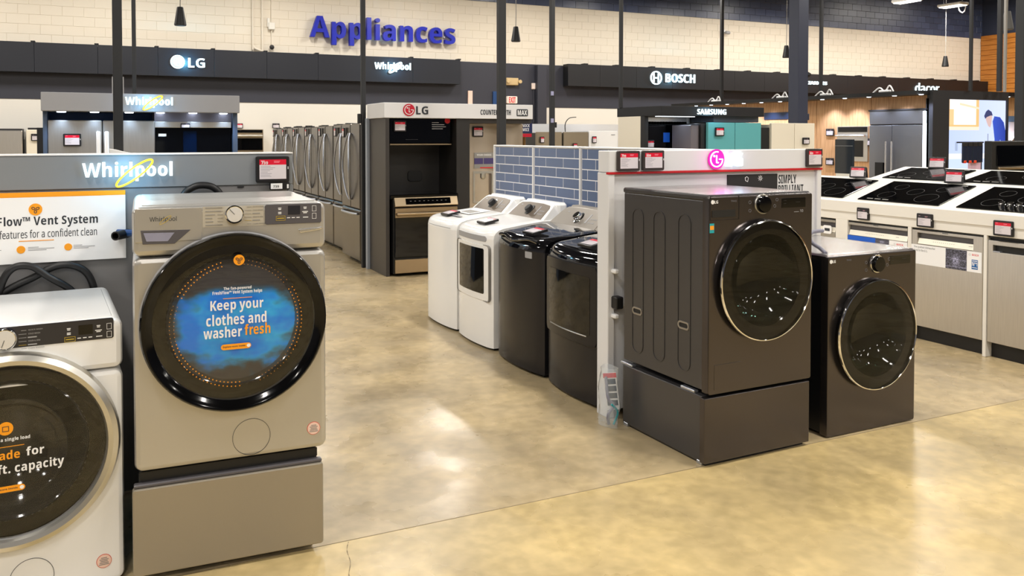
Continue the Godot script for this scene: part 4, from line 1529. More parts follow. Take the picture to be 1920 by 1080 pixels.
func bow_plate(x0: float, x1: float, y0: float, y1: float, r: float, dz: float, thick: float, b: float, W: float) -> void:
	# a plate with rounded corners that follows the bowed front
	var cols := []
	var n := 10
	for i in n + 1:
		var u := 0.5 - 0.5 * cos(PI * i / n)
		cols.append(lerp(x0, x1, u))
	var F := []
	var B := []
	for x in cols:
		var d: float = min(x - x0, x1 - x)
		var cut: float = r - sqrt(max(0.0, r * r - pow(r - d, 2.0))) if d < r else 0.0
		var z: float = bow(x, b, W) + dz
		F.append([Vector3(x, y0 + cut, z), Vector3(x, y1 - cut, z)])
		B.append([Vector3(x, y0 + cut, z - thick), Vector3(x, y1 - cut, z - thick)])
	for i in n:
		quad(F[i][0], F[i + 1][0], F[i + 1][1], F[i][1])
		quad(F[i][1], F[i + 1][1], B[i + 1][1], B[i][1])
		quad(B[i][0], B[i + 1][0], F[i + 1][0], F[i][0])
	quad(B[0][0], F[0][0], F[0][1], B[0][1])
	quad(F[n][0], B[n][0], B[n][1], F[n][1])

func row_machine(o: Node3D, W: float, body: Material, top: Material, b: float) -> void:
	# one bowed shell: front, rolled shoulder, sloping top
	var prof := [[0.0, 0.02], [0.0, 0.4], [0.0, 0.852], [-0.006, 0.882], [-0.022, 0.91], [-0.05, 0.929], [-0.09, 0.94], [-0.28, 0.965], [-0.46, 0.984], [-0.71, 0.984]]
	var shell := []
	var lid := []
	var n := 14
	for i in n + 1:
		var x := -W / 2 + W * i / n
		var row := []
		var row2 := []
		for k in prof.size():
			var z: float = prof[k][0]
			var f: float = clamp(1.0 + z / 0.3, 0.0, 1.0)
			var edge: float = 0.012 if i == 0 or i == n else 0.0
			var p := Vector3(x, prof[k][1] - (edge * 0.6 if k > 3 else 0.0), z + bow(x, b, W) * f - edge)
			if k <= 2:
				row.append(p)
			if k >= 2:
				row2.append(p)
		shell.append(row)
		lid.append(row2)
	grid(shell, true)
	# sides, foot and back of the case
	for s in [0, n]:
		var a: Vector3 = shell[s][0]
		var c: Vector3 = shell[s][2]
		var q := [a, c, Vector3(a.x, c.y, -0.71), Vector3(a.x, 0.02, -0.71)]
		if s == 0:
			quad(q[0], q[1], q[2], q[3])
		else:
			quad(q[3], q[2], q[1], q[0])
	quad(Vector3(W / 2, 0.02, -0.71), Vector3(-W / 2, 0.02, -0.71), Vector3(-W / 2, 0.852, -0.71), Vector3(W / 2, 0.852, -0.71))
	put(o, "case", body)
	grid(lid, true)
	for s in [0, n]:
		var cpt := Vector3(lid[s][0].x, 0.852, -0.71)
		for k in lid[s].size() - 1:
			if s == 0:
				tri(lid[s][k], lid[s][k + 1], cpt)
			else:
				tri(lid[s][k + 1], lid[s][k], cpt)
	put(o, "top_cover", top)
	bxx(-W / 2 + 0.03, W / 2 - 0.03, 0.0, 0.022, -0.68, -0.05)
	put(o, "plinth", G("black"), 0.0)

func console(o: Node3D, shell: Material, face: Material, knob: Material, W: float) -> void:
	var b := Basis(Vector3.RIGHT, -deg_to_rad(48.0))
	var xf := Transform3D(b, Vector3(0, 0.965, -0.445))
	T = xf
	var p := PackedVector2Array([Vector2(-W / 2 + 0.012, -0.01), Vector2(W / 2 - 0.012, -0.01), Vector2(W / 2 - 0.01, 0.03), Vector2(W / 2 - 0.045, 0.16), Vector2(W / 2 - 0.06, 0.19), Vector2(W / 2 - 0.09, 0.208), Vector2(0.15, 0.216), Vector2(-0.15, 0.216), Vector2(-W / 2 + 0.09, 0.208), Vector2(-W / 2 + 0.06, 0.19), Vector2(-W / 2 + 0.045, 0.16), Vector2(-W / 2 + 0.01, 0.03)])
	ex(p, -0.10, 0.0, 0.012)
	put(o, "console", shell)
	bxx(-W / 2 + 0.05, W / 2 - 0.05, 0.95, 1.11, -0.71, -0.62, 0.02)
	put(o, "console_back", shell)
	T = xf
	var q := PackedVector2Array([Vector2(-W / 2 + 0.055, 0.02), Vector2(W / 2 - 0.055, 0.02), Vector2(W / 2 - 0.075, 0.15), Vector2(W / 2 - 0.10, 0.178), Vector2(0.12, 0.19), Vector2(-0.12, 0.19), Vector2(-W / 2 + 0.10, 0.178), Vector2(-W / 2 + 0.075, 0.15)])
	ex(q, 0.0, 0.004, 0.002)
	put(o, "console_face", face)
	T = xf
	lathe([[0.05, 0.004], [0.05, 0.008], [0.036, 0.012], [0.034, 0.036], [0.03, 0.041], [0.0, 0.042]], 32, Vector3(0.0, 0.105, 0))
	put(o, "knob", knob)
	T = xf
	lathe([[0.052, 0.003], [0.053, 0.007], [0.049, 0.009]], 32, Vector3(0.0, 0.105, 0))
	put(o, "knob_ring", G("chrome"))
	T = xf
	bx(Vector3(0.13, 0.11, 0.005), Vector3(0.016, 0.09, 0.002))
	for k in 4:
		bx(Vector3(0.17 + k * 0.022, 0.075, 0.005), Vector3(0.01, 0.012, 0.0012))
		bx(Vector3(0.17 + k * 0.022, 0.11, 0.005), Vector3(0.01, 0.012, 0.0012))
	bx(Vector3(-0.2, 0.15, 0.005), Vector3(0.03, 0.008, 0.0012))
	put(o, "console_print", G("print_mid"), 0.0)

func laundry_row():
	var x := 2.675
	var ww := thing("washing_machine", "white top-load washer, first in the row and farthest from the camera", "washing machine", Vector3(x, 0, -6.975), -90)
	row_machine(ww, 0.69, G("gloss_white"), G("gloss_white"), 0.03)
	console(ww, G("gloss_white"), G("console_taupe"), G("black"), 0.69)
	bxx(-0.20, 0.20, 0.953, 0.956, -0.14, -0.11, 0.001)
	put(ww, "lid_grip", G("print_mid"))
	bow_plate(-0.26, 0.26, 0.862, 0.866, 0.002, 0.0005, 0.003, 0.03, 0.69)
	put(ww, "lid_seam", G("print_mid"))
	var wd := thing("clothes_dryer", "white dryer with a square dark door window, second in the row", "dryer", Vector3(x, 0, -6.245), -90)
	row_machine(wd, 0.69, G("gloss_white"), G("gloss_white"), 0.035)
	console(wd, G("gloss_white"), G("console_taupe"), G("black"), 0.69)
	bow_plate(-0.305, 0.315, 0.375, 0.80, 0.03, 0.006, 0.02, 0.035, 0.69)
	put(wd, "door", G("gloss_white"))
	bow_plate(-0.245, 0.24, 0.425, 0.775, 0.008, 0.008, 0.01, 0.035, 0.69)
	put(wd, "door_window", G("glass_black"))
	bow_plate(-0.29, 0.27, 0.83, 0.872, 0.012, 0.003, 0.01, 0.035, 0.69)
	put(wd, "label_strip", G("print_mid"))
	ringx(rect(-0.312, 0.322, 0.368, 0.806, 0.032), rect(-0.306, 0.316, 0.374, 0.80, 0.03), -0.04, 0.0)
	put(wd, "door_gap", G("print_grey"))
	var dw := thing("washing_machine", "dark graphite top-load washer with a glossy black lid, third in the row", "washing machine", Vector3(x, 0, -5.455), -90)
	row_machine(dw, 0.74, G("graphite"), G("graphite_top"), 0.045)
	console(dw, G("console_steel"), G("console_steel"), G("chrome"), 0.74)
	bow_plate(0.17, 0.25, 0.80, 0.845, 0.004, 0.002, 0.004, 0.045, 0.74)
	put(dw, "energy_label", G("print_mid"))
	tube(curve([Vector3(-0.3, 0.915, -0.02), Vector3(-0.18, 0.925, -0.01), Vector3(0.0, 0.905, 0.015), Vector3(0.18, 0.925, -0.01), Vector3(0.3, 0.915, -0.02)], 6), 0.012, 8)
	put(dw, "lid_grip", G("graphite_top"))
	var dd := thing("clothes_dryer", "dark graphite dryer with a square door window, nearest of the row to the camera", "dryer", Vector3(x, 0, -4.665), -90)
	row_machine(dd, 0.73, G("graphite"), G("graphite_top"), 0.045)
	console(dd, G("console_steel"), G("console_steel"), G("chrome"), 0.73)
	bow_plate(-0.335, 0.315, 0.365, 0.862, 0.03, 0.005, 0.02, 0.045, 0.73)
	put(dd, "door_gap", G("black"))
	bow_plate(-0.328, 0.308, 0.372, 0.855, 0.03, 0.014, 0.02, 0.045, 0.73)
	put(dd, "door", G("graphite"))
	bow_plate(-0.268, 0.248, 0.432, 0.79, 0.008, 0.016, 0.01, 0.045, 0.73)
	put(dd, "door_window", G("glass_black"))
	var rim := []
	for k in 11:
		var xx := -0.24 + 0.46 * k / 10.0
		rim.append(Vector3(xx, 0.428, bow(xx, 0.045, 0.73) + 0.016))
	tube(rim, 0.004, 6)
	put(dd, "window_rim", G("satin"))
	for k in 4:
		var lb: String = ["price tag lying on the farthest white top-load washer", "price tag lying on the white dryer", "price tag lying on the glossy lid of the dark washer", "price tag lying on the top of the nearest dark dryer"][k]
		var zz: float = [-7.02, -6.22, -5.40, -4.62][k]
		var t := price_tag(lb, Vector3(2.675 + 0.13, 0.957, zz), 0, 0.17, 0.125, false, "", false)
		t.basis = Basis(Vector3.UP, -PI / 2) * Basis(Vector3.RIGHT, -deg_to_rad(78.0))
	var dsc := thing("leaflet", "flat leaflet with pictures on the farthest white top-load washer", "leaflet", Vector3(2.675 + 0.33, 0.976, -7.0))
	T = Transform3D(Basis(Vector3.BACK, 0.09), Vector3.ZERO)
	bx(Vector3.ZERO, Vector3(0.22, 0.003, 0.34))
	put(dsc, "sheet", G("poster_white"), 0.0)
	T = Transform3D(Basis(Vector3.BACK, 0.09), Vector3.ZERO)
	bx(Vector3(-0.03, 0.002, 0.02), Vector3(0.1, 0.002, 0.22))
	put(dsc, "picture", G("print_grey"), 0.0)

# ------------------------------------------------------------------ cooktop and dishwasher island (right)
func cooktop(label: String, z0: float, z1: float, upper: bool, knobs: bool) -> void:
	var w := z1 - z0
	var p := Vector3(5.958, 1.0893, (z0 + z1) / 2) if not upper else Vector3(6.50, 1.2556, (z0 + z1) / 2)
	var d := 0.475 if not upper else 0.40
	var o := thing("cooktop", label, "cooktop", p)
	o.basis = Basis(Vector3.UP, -PI / 2) * Basis(Vector3.RIGHT, deg_to_rad(17.6 if not upper else 12.0))
	upright()
	ex(rect(-w / 2, w / 2, 0.0, d, 0.006), 0.001, 0.009, 0.003)
	put(o, "glass_top", G("glass_black"))
	for q in [[-0.2, 0.14, 0.075], [-0.2, 0.34, 0.06], [0.19, 0.13, 0.095], [0.2, 0.34, 0.06], [0.0, 0.25, 0.07]]:
		if q[1] + q[2] > d - 0.01:
			continue
		upright()
		ringx(circ(q[2], 32, q[0] * w / 0.78, q[1]), circ(q[2] - 0.0016, 32, q[0] * w / 0.78, q[1]), 0.009, 0.0094)
		put(o, "burner_ring", M("ring_grey", Color(0.26, 0.26, 0.27), 0.5), 0.0)
	if knobs:
		for k in 4:
			T = Transform3D(Basis(Vector3.RIGHT, -PI / 2), Vector3(-0.09 + k * 0.068, 0.009, -0.075))
			lathe([[0.026, 0.0], [0.026, 0.012], [0.02, 0.016], [0.021, 0.032], [0.018, 0.036], [0.0, 0.036]], 20)
			put(o, "knob", G("chrome"))
	else:
		upright()
		for k in 3:
			bx(Vector3(-w * 0.36 + k * 0.08, 0.03, 0.0095), Vector3(0.06, 0.012, 0.0008))
		bx(Vector3(w * 0.40, d - 0.03, 0.0095), Vector3(0.05, 0.012, 0.0008))
		put(o, "touch_marks", G("print_grey"), 0.0)

func dishwasher(label: String, z0: float, z1: float, style: int) -> Node3D:
	var o := thing("dishwasher", label, "dishwasher", Vector3(5.93, 0, (z0 + z1) / 2), -90)
	var w := z1 - z0
	var h := 0.903
	bxx(-w / 2 + 0.004, w / 2 - 0.004, 0.11, h - 0.004, -0.55, -0.03)
	put(o, "tub", G("soft_black"), 0.0)
	bxx(-w / 2 + 0.004, w / 2 - 0.004, 0.0, 0.11, -0.5, -0.06)
	put(o, "kick_plate", G("black"), 0.0)
	bxx(-w / 2, w / 2, h - 0.012, h + 0.004, -0.04, -0.012)
	put(o, "top_gap", G("black"), 0.0)
	bxx(-w / 2 + 0.006, w / 2 - 0.006, 0.118, 0.775 if style != 2 else 0.79, -0.03, 0.0, 0.003)
	put(o, "door_panel", G("stainless"))
	if style == 2:   # pocket handle
		bxx(-w / 2 + 0.006, w / 2 - 0.006, 0.84, h - 0.03, -0.03, 0.0, 0.003)
		bxx(-w / 2 + 0.006, -w / 2 + 0.045, 0.786, 0.845, -0.03, 0.0, 0.002)
		bxx(w / 2 - 0.045, w / 2 - 0.006, 0.786, 0.845, -0.03, 0.0, 0.002)
		put(o, "pocket_frame", G("stainless"), 0.0)
		bxx(-w / 2 + 0.03, w / 2 - 0.03, 0.78, 0.86, -0.034, -0.028)
		put(o, "pocket_recess", G("black"), 0.0)
		bxx(-w / 2 + 0.045, -w / 2 + 0.10, 0.79, 0.797, -0.028, 0.002)
		put(o, "recess_clip", G("handle_steel"), 0.0)
	else:
		# recessed light control strip behind the pull edge
		var a := 0.055 if style == 1 else 0.0
		bxx(-w / 2 + 0.006, w / 2 - 0.006, 0.868, h - 0.014, -0.03, 0.0, 0.002)
		if a > 0.0:
			bxx(-w / 2 + 0.006, -w / 2 + a, 0.772, 0.872, -0.03, 0.0, 0.002)
			bxx(w / 2 - a - 0.03, w / 2 - 0.006, 0.772, 0.872, -0.03, 0.0, 0.002)
		put(o, "door_frame", G("stainless"), 0.0)
		bxx(-w / 2 + 0.01, w / 2 - 0.01, 0.772, 0.868, -0.05, -0.028)
		put(o, "handle_recess", G("console_grey"), 0.0)
		var x0: float = -w / 2 + max(a, 0.01)
		var x1: float = w / 2 - max(a + 0.03 if a > 0.0 else 0.0, 0.01)
		T = Transform3D(Basis(Vector3.RIGHT, -0.35), Vector3(0, 0.80, -0.008))
		bxx(x0, x1, -0.022, 0.026, -0.008, 0.0, 0.002)
		put(o, "control_strip", M("strip_cream", Color(0.86, 0.84, 0.78), 0.3, 0.2))
		T = Transform3D(Basis(Vector3.RIGHT, -0.35), Vector3(0, 0.80, -0.0075))
		for k in 11:
			bx(Vector3(-0.12 + k * 0.018, 0.006, 0.0005), Vector3(0.006, 0.004, 0.001))
		bx(Vector3(0.2, 0.006, 0.0005), Vector3(0.03, 0.004, 0.001))
		put(o, "control_print", G("print_grey"), 0.0)
		bx(Vector3(-0.01, 0.884, 0.0005), Vector3(0.05, 0.005, 0.001))
		put(o, "badge", G("print_dark"), 0.0)
	return o

func dish_picture() -> StandardMaterial3D:
	var im := Image.create(96, 72, false, Image.FORMAT_RGB8)
	var nz := FastNoiseLite.new()
	nz.seed = 4
	nz.frequency = 0.09
	for y in 72:
		for x in 96:
			var v := 0.3 + 0.35 * nz.get_noise_2d(x * 1.0, y * 2.2)
			var d := Vector2((x - 46) / 26.0, (y - 40) / 30.0).length()
			v += 0.45 * smoothstep(1.1, 0.2, d) * (0.6 + 0.6 * nz.get_noise_2d(x * 3.0, y * 0.8))
			if abs(y - 30 - x * 0.08) < 1.0 or abs(y - 62) < 1.2:
				v += 0.25
			im.set_pixel(x, y, Color(v * 0.92, v * 0.92, v * 1.08))
	return picture("dish_print", im, 0.4)

func cooktop_island():
	var o := thing("display_island", "white sloping display island holding the cooktops and dishwashers, right", "display island", Vector3.ZERO)
	# gables between machines
	for q in [[-6.48, -6.452], [-5.60, -5.465], [-4.846, -4.811], [-4.184, -4.156], [-3.53, -3.48]]:
		bxx(5.925, 6.5, 0.0, 0.908, q[0], q[1], 0.003)
		put(o, "gable", G("counter_white"))
	bxx(5.925, 6.0, 0.906, 1.068, -6.48, -3.48, 0.003)
	put(o, "apron", G("counter_white"))
	bxx(6.5, 7.0, 0.0, 1.0, -6.48, -3.48)
	put(o, "core", G("counter_white"), 0.0)
	# sloping tops (side outline drawn along the island)
	T = Transform3D(Basis(), Vector3(0, 0, -6.48))
	ex(PackedVector2Array([Vector2(5.915, 0.98), Vector2(6.47, 0.98), Vector2(6.47, 1.247), Vector2(6.44, 1.243), Vector2(5.945, 1.085), Vector2(5.915, 1.07)]), 0.0, 3.0, 0.0)
	put(o, "lower_slope", G("counter_white"), 20.0)
	T = Transform3D(Basis(), Vector3(0, 0, -5.72))
	ex(PackedVector2Array([Vector2(6.47, 0.98), Vector2(6.96, 0.98), Vector2(6.96, 1.350), Vector2(6.93, 1.347), Vector2(6.47, 1.249)]), 0.0, 2.24, 0.0)
	put(o, "upper_slope", G("counter_white"), 20.0)
	bxx(6.455, 6.475, 1.2, 1.254, -6.48, -3.48, 0.004)
	put(o, "ridge_strip", G("white"))
	cooktop("black glass cooktop of the front row, half hidden by the white end display", -6.35, -5.556, false, false)
	cooktop("middle black glass cooktop of the front row on the white island", -5.39, -4.592, false, false)
	cooktop("black cooktop with four chrome knobs, front row at the right edge", -4.44, -3.60, false, true)
	cooktop("black glass cooktop at the left of the rear row on the white island", -5.60, -4.94, true, false)
	cooktop("black glass cooktop with ring marks, rear row at the right edge", -4.80, -3.9, true, false)
	# dishwashers
	var d0 := dishwasher("stainless dishwasher at the far end of the island, mostly hidden by the black washer", -6.45, -5.602, 0)
	ex(rr(0.1, 0.075, 0.02, 0.33, 0.80), 0.002, 0.006)
	var sh := put(d0, "shield_sticker", G("poster_white"))
	bx(Vector3(0.33, 0.80, 0.0065), Vector3(0.06, 0.025, 0.001))
	put(sh, "sticker_print", G("print_dark"), 0.0)
	var d1 := dishwasher("stainless dishwasher with a blue strip sign, second from the far end", -5.465, -4.846, 0)
	sign_strip(d1, 0.619, true)
	var d2 := dishwasher("stainless dishwasher with a white sign showing loaded racks, middle of the island", -4.811, -4.184, 1)
	sign_strip(d2, 0.627, false)
	dishwasher("stainless dishwasher with a dark pocket handle, at the right edge", -4.156, -3.53, 2)
	price_tag("dark-headed price tag on the white apron, first from the left", Vector3(5.922, 0.975, -5.285), -90, 0.125, 0.105, true)
	price_tag("dark-headed price tag on the white apron, in the middle over the white sign", Vector3(5.922, 0.972, -4.675), -90, 0.145, 0.108, true)
	price_tag("red-headed price tag on the white apron, at the right edge", Vector3(5.922, 0.972, -4.02), -90, 0.152, 0.112, false)
	# tent tags standing on the tops
	for k in 3:
		var lb: String = ["red-headed tent price tag standing at the far end of the front cooktop row", "red-headed tent price tag standing behind the middle front cooktop", "red-headed tent price tag standing behind the rear cooktop row, below the screen"][k]
		var p: Vector3 = [Vector3(6.42, 1.302, -5.80), Vector3(6.42, 1.300, -4.80), Vector3(6.92, 1.395, -5.35)][k]
		var t := price_tag(lb, p, 0, 0.15, 0.105)
		t.basis = Basis(Vector3.UP, -PI / 2 + 0.35) * Basis(Vector3.RIGHT, -0.22)
		T = Transform3D(Basis(Vector3.RIGHT, 0.45), Vector3(0, 0, -0.025))
		bx(Vector3(0, -0.002, -0.012), Vector3(0.145, 0.105, 0.006), 0.002)
		put(t, "back_leg", G("tag_frame"))

func sign_strip(o: Node3D, w: float, blue: bool) -> void:
	var s := Node3D.new()
	s.name = "strip_sign"
	o.add_child(s, true)
	if blue:
		bxx(-w / 2 + 0.003, w / 2 - 0.003, 0.735, 0.776, 0.0, 0.004)
		put(s, "sheet", G("poster_white"), 0.0)
		bxx(-w / 2 + 0.003, -0.01, 0.735, 0.777, 0.0, 0.0045)
		put(s, "blue_field", G("blue_print"), 0.0)
		card(s, "picture", dish_picture(), Vector3(-0.01, 0.735, 0.0046), Vector3(0.13, 0.735, 0.0046), Vector3(0.13, 0.777, 0.0046), Vector3(-0.01, 0.777, 0.0046))
		text(s, "BOSCH", 0.235, 0.75, 0.0042, 0.062, G("red_print"), 0.014, true, 0.0006)
		ringx(circ(0.008, 18, 0.185, 0.75), circ(0.0066, 18, 0.185, 0.75), 0.004, 0.0048)
		put(s, "emblem", G("print_mid"))
		return
	bxx(-w / 2 + 0.002, w / 2 - 0.014, 0.618, 0.772, 0.0, 0.004)
	put(s, "sheet", G("poster_white"), 0.0)
	text(s, "The quietest dishwasher", -0.19, 0.752, 0.004, 0.195, G("print_dark"), 0.02, false, 0.0006)
	text(s, "brand in the U.S.", -0.225, 0.728, 0.004, 0.125, G("print_dark"), 0.018, false, 0.0006)
	card(s, "picture", dish_picture(), Vector3(0.0, 0.618, 0.0043), Vector3(0.18, 0.618, 0.0043), Vector3(0.18, 0.772, 0.0043), Vector3(0.0, 0.772, 0.0043))
	text(s, "BOSCH", 0.249, 0.748, 0.004, 0.052, G("red_print"), 0.015, true, 0.0006)
	ringx(circ(0.008, 18, 0.204, 0.748), circ(0.0066, 18, 0.204, 0.748), 0.004, 0.0048)
	put(s, "emblem", G("print_mid"))
	bxx(0.22, 0.271, 0.64, 0.712, 0.004, 0.0046)
	put(s, "blue_badge", G("badge_blue"), 0.0)
	text(s, "Nº1", 0.2455, 0.68, 0.0046, 0.042, G("print_white"), 0.03, true, 0.0006)
	for k in 2:
		bxx(0.224, 0.267, 0.65 + k * 0.05, 0.655 + k * 0.05, 0.0046, 0.005)
	put(s, "badge_print", G("print_white"), 0.0)

# ------------------------------------------------------------------ refrigerators in a row (doors face -x)
func bowed_block(x0: float, x1: float, y0: float, y1: float, z0: float, z1: float, b: float) -> void:
	# a door with a gently convex front
	var p := PackedVector2Array([Vector2(x0, -z0)])
	for i in 13:
		var u := i / 12.0
		p.append(Vector2(lerp(x0, x1, u), -(z1 - b * pow(2.0 * u - 1.0, 2.0))))
	p.append(Vector2(x1, -z0))
	upright()
	ex(p, y0, y1, 0.006)

func french_door(o: Node3D, w: float, h: float, door: String, case_m: String, curved: bool) -> void:
	bxx(-w / 2 + 0.008, w / 2 - 0.008, 0.04, h - 0.03, -0.78, -0.075, 0.004)
	put(o, "case", G(case_m))
	bxx(-w / 2 + 0.03, w / 2 - 0.03, 0.0, 0.05, -0.7, -0.1)
	put(o, "foot", G("black"), 0.0)
	for s in [-1.0, 1.0]:
		bxx(min(0.004 * s, s * w / 2), max(0.004 * s, s * w / 2), 0.715, h, -0.072, 0.0, 0.014)
		put(o, "door", G(door))
		bx(Vector3(s * (w / 2 - 0.06), h + 0.008, -0.09), Vector3(0.09, 0.022, 0.1), 0.004)
		put(o, "hinge_cover", G("black"))
		if curved:
			var pts := []
			for k in 15:
				var u := k / 14.0
				var a := sin(PI * u)
				pts.append(Vector3(s * (0.035 + 0.115 * a), 0.82 + 0.86 * u, 0.012 + 0.055 * pow(a, 0.6)))
			tube(pts, 0.0125, 10)
		else:
			tube([Vector3(s * 0.05, 0.85, 0.05), Vector3(s * 0.05, 1.65, 0.05)], 0.014, 10)
		put(o, "handle", G("handle_steel"))
	bxx(-w / 2, w / 2, 0.06, 0.705, -0.072, 0.0, 0.014)
	put(o, "freezer_drawer", G(door))
	var hp := []
	for k in 13:
		var u := k / 12.0
		hp.append(Vector3(lerp(-w / 2 + 0.08, w / 2 - 0.08, u), 0.655, 0.01 + 0.05 * pow(sin(PI * u), 0.4)))
	tube(hp, 0.015, 10)
	put(o, "drawer_handle", G("handle_steel"))

func fridge_row():
	var a := thing("refrigerator", "dark steel french-door refrigerator with curved handles, nearest in the row", "refrigerator", Vector3(2.98, 0, -10.965), -90)
	french_door(a, 0.87, 1.80, "stainless_dark", "case_dark", true)
	price_tag("small price tag on the door of the nearest refrigerator in the row", Vector3(2.965, 1.69, -11.22), -90, 0.10, 0.13)
	var names := ["second", "third", "fourth", "fifth", "sixth", "seventh"]
	for k in 6:
		var zc := -11.875 - k * 0.945
		var b: Node3D = a.duplicate()
		b.name = numbered("refrigerator")
		add_child(b, true)
		b.position = Vector3(3.10, 0, zc)
		b.scale = Vector3(1.04, 1.0 - 0.003 * (k % 3), 1.0)
		b.set_meta("label", "steel french-door refrigerator with curved handles, %s from the near end of its row" % names[k])
		b.set_meta("group", "refrigerators in the steel row")
		var ttt := price_tag("small price tag on the %s refrigerator of the steel row" % names[k], Vector3(3.084, 1.70, zc - 0.25), -90, 0.10, 0.13)
	a.set_meta("group", "refrigerators in the steel row")

# ------------------------------------------------------------------ white canopy kiosk with a range (centre left)
func lg_kiosk():
	var o := thing("kiosk", "brown-grey kiosk with white canopy holding a wall range and a steel refrigerator", "kiosk", Vector3(0, 0, -9.6))
	bxx(3.01, 4.95, 1.855, 2.034, -0.70, 0.0, 0.004)
	put(o, "canopy", G("gondola_white"))
	bxx(3.03, 3.075, 0.0, 1.853, -0.70, -0.01, 0.003)
	put(o, "side_panel", G("kiosk_dark"))
	bxx(2.995, 3.032, 0.0, 1.86, -0.73, -0.66, 0.003)
	put(o, "edge_post", G("trim_grey"))
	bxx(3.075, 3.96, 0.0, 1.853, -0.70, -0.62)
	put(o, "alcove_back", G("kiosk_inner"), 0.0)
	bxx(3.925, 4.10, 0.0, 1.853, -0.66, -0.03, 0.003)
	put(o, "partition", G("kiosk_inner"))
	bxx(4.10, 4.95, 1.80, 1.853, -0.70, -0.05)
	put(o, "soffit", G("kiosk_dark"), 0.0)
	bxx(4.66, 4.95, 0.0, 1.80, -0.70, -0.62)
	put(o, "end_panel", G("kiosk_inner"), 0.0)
	ex(rr(0.19, 0.135, 0.04, 3.60, 1.14), -0.62, -0.605, 0.006)
	put(o, "outlet_plate", G("black"))
	lg_emblem(o, 3.31, 1.95, 0.072, 0.0, G("lg_red"), G("print_white"))
	text(o, "LG", 3.475, 1.947, 0.003, 0.15, G("print_dark"), 0.095, true, 0.006)
	text(o, "COUNTER-DEPTH", 4.435, 1.935, 0.003, 0.41, G("print_dark"), 0.062, true, 0.004)
	ex(rr(0.155, 0.088, 0.012, 4.80, 1.935), 0.0, 0.005)
	put(o, "dark_plate", G("print_dark"))
	text(o, "MAX", 4.80, 1.935, 0.005, 0.13, G("print_white"), 0.062, true, 0.003)
	# microwave
	var m := thing("microwave", "black built-in microwave with a steel lower edge, under the white canopy", "microwave", Vector3(3.49, 1.54, -9.75))
	bxx(-0.43, 0.415, 0.0, 0.312, -0.40, 0.0, 0.005)
	put(m, "case", G("gloss_black"))
	bxx(-0.40, 0.40, 0.02, 0.308, 0.0, 0.012, 0.003)
	put(m, "door", G("glass_black"))
	bxx(-0.37, 0.41, -0.006, 0.012, -0.02, 0.022, 0.003)
	put(m, "steel_edge", G("gold_steel"))
	for k in 4:
		bxx(0.16, 0.16 + [0.09, 0.16, 0.18, 0.14][k], 0.262 - k * 0.025, 0.27 - k * 0.025, 0.012, 0.0128)
	put(m, "print", G("print_mid"), 0.0)
	for k in 8:
		bxx(-0.17 + k * 0.02, -0.16 + k * 0.02, 0.06, 0.064, 0.012, 0.0128)
	put(m, "key_print", G("console_grey"), 0.0)
	ex(circ(0.035, 20, 0.36, 0.29), 0.013, 0.016)
	put(m, "red_dot_sticker", G("red_print"))
	price_tag("price tag on the black microwave under the white canopy", Vector3(3.24, 1.76, -9.73), 0, 0.155, 0.13)
	# range
	var r := thing("range", "slide-in range with steel control panel and black oven glass, in the kiosk", "oven range", Vector3(3.505, 0, -9.53))
	bxx(-0.40, 0.40, 0.03, 0.90, -0.60, -0.03, 0.005)
	put(r, "case", G("black"))
	bxx(-0.43, 0.43, 0.90, 0.955, -0.64, -0.06, 0.01)
	put(r, "cooktop", G("gloss_black"))
	T = Transform3D(Basis(Vector3.RIGHT, -0.35), Vector3(0, 0.875, 0.0))
	bxx(-0.395, 0.395, -0.055, 0.055, -0.04, 0.0, 0.004)
	put(r, "control_panel", G("gold_steel"))
	T = Transform3D(Basis(Vector3.RIGHT, -0.35), Vector3(0, 0.877, 0.001))
	bxx(-0.26, 0.30, -0.036, 0.036, 0.0, 0.003)
	var cp := put(r, "readout", G("glass_black"), 0.0)
	T = Transform3D(Basis(Vector3.RIGHT, -0.35), Vector3(0, 0.877, 0.0045))
	for k in 9:
		bx(Vector3(-0.2 + k * 0.055, 0.004, 0.0), Vector3(0.02, 0.004, 0.001))
	put(cp, "readout_print", G("print_grey"), 0.0)
	bxx(-0.39, 0.39, 0.225, 0.80, -0.03, 0.0, 0.004)
	put(r, "oven_door", G("glass_black"))
	bxx(-0.39, 0.39, 0.69, 0.80, -0.02, 0.006, 0.003)
	put(r, "door_head", G("gold_steel"))
	tube([Vector3(-0.385, 0.735, 0.05), Vector3(0.39, 0.735, 0.05)], 0.02, 12)
	for s in [-0.36, 0.36]:
		bx(Vector3(s, 0.735, 0.02), Vector3(0.03, 0.03, 0.06), 0.004)
	put(r, "handle", G("gold_steel"))
	bxx(-0.39, 0.39, 0.04, 0.2, -0.03, 0.0, 0.004)
	put(r, "drawer", G("gold_steel"))
	# refrigerator with dispenser
	var f := thing("refrigerator", "steel refrigerator with water dispenser in the white canopy kiosk", "refrigerator", Vector3(4.375, 0, -9.92))
	bxx(-0.245, 0.60, 0.03, 1.78, -0.7, -0.08)
	put(f, "case", G("case_dark"), 0.0)
	for s in [[-0.25, 0.23], [0.235, 0.60]]:
		T = Transform3D()
		bowed_block(s[0], s[1], 0.72, 1.80, -0.075, 0.02, 0.035)
		put(f, "door", M("champagne", Color(0.83, 0.775, 0.70), 0.27, 0.7))
	T = Transform3D()
	bowed_block(-0.25, 0.60, 0.06, 0.70, -0.075, 0.02, 0.035)
	put(f, "freezer_drawer", G("champagne"))
	ringx(rect(-0.115, 0.165, 0.80, 1.20, 0.012), rect(-0.09, 0.14, 0.82, 1.17, 0.012), 0.0, 0.024)
	put(f, "dispenser_frame", G("satin"))
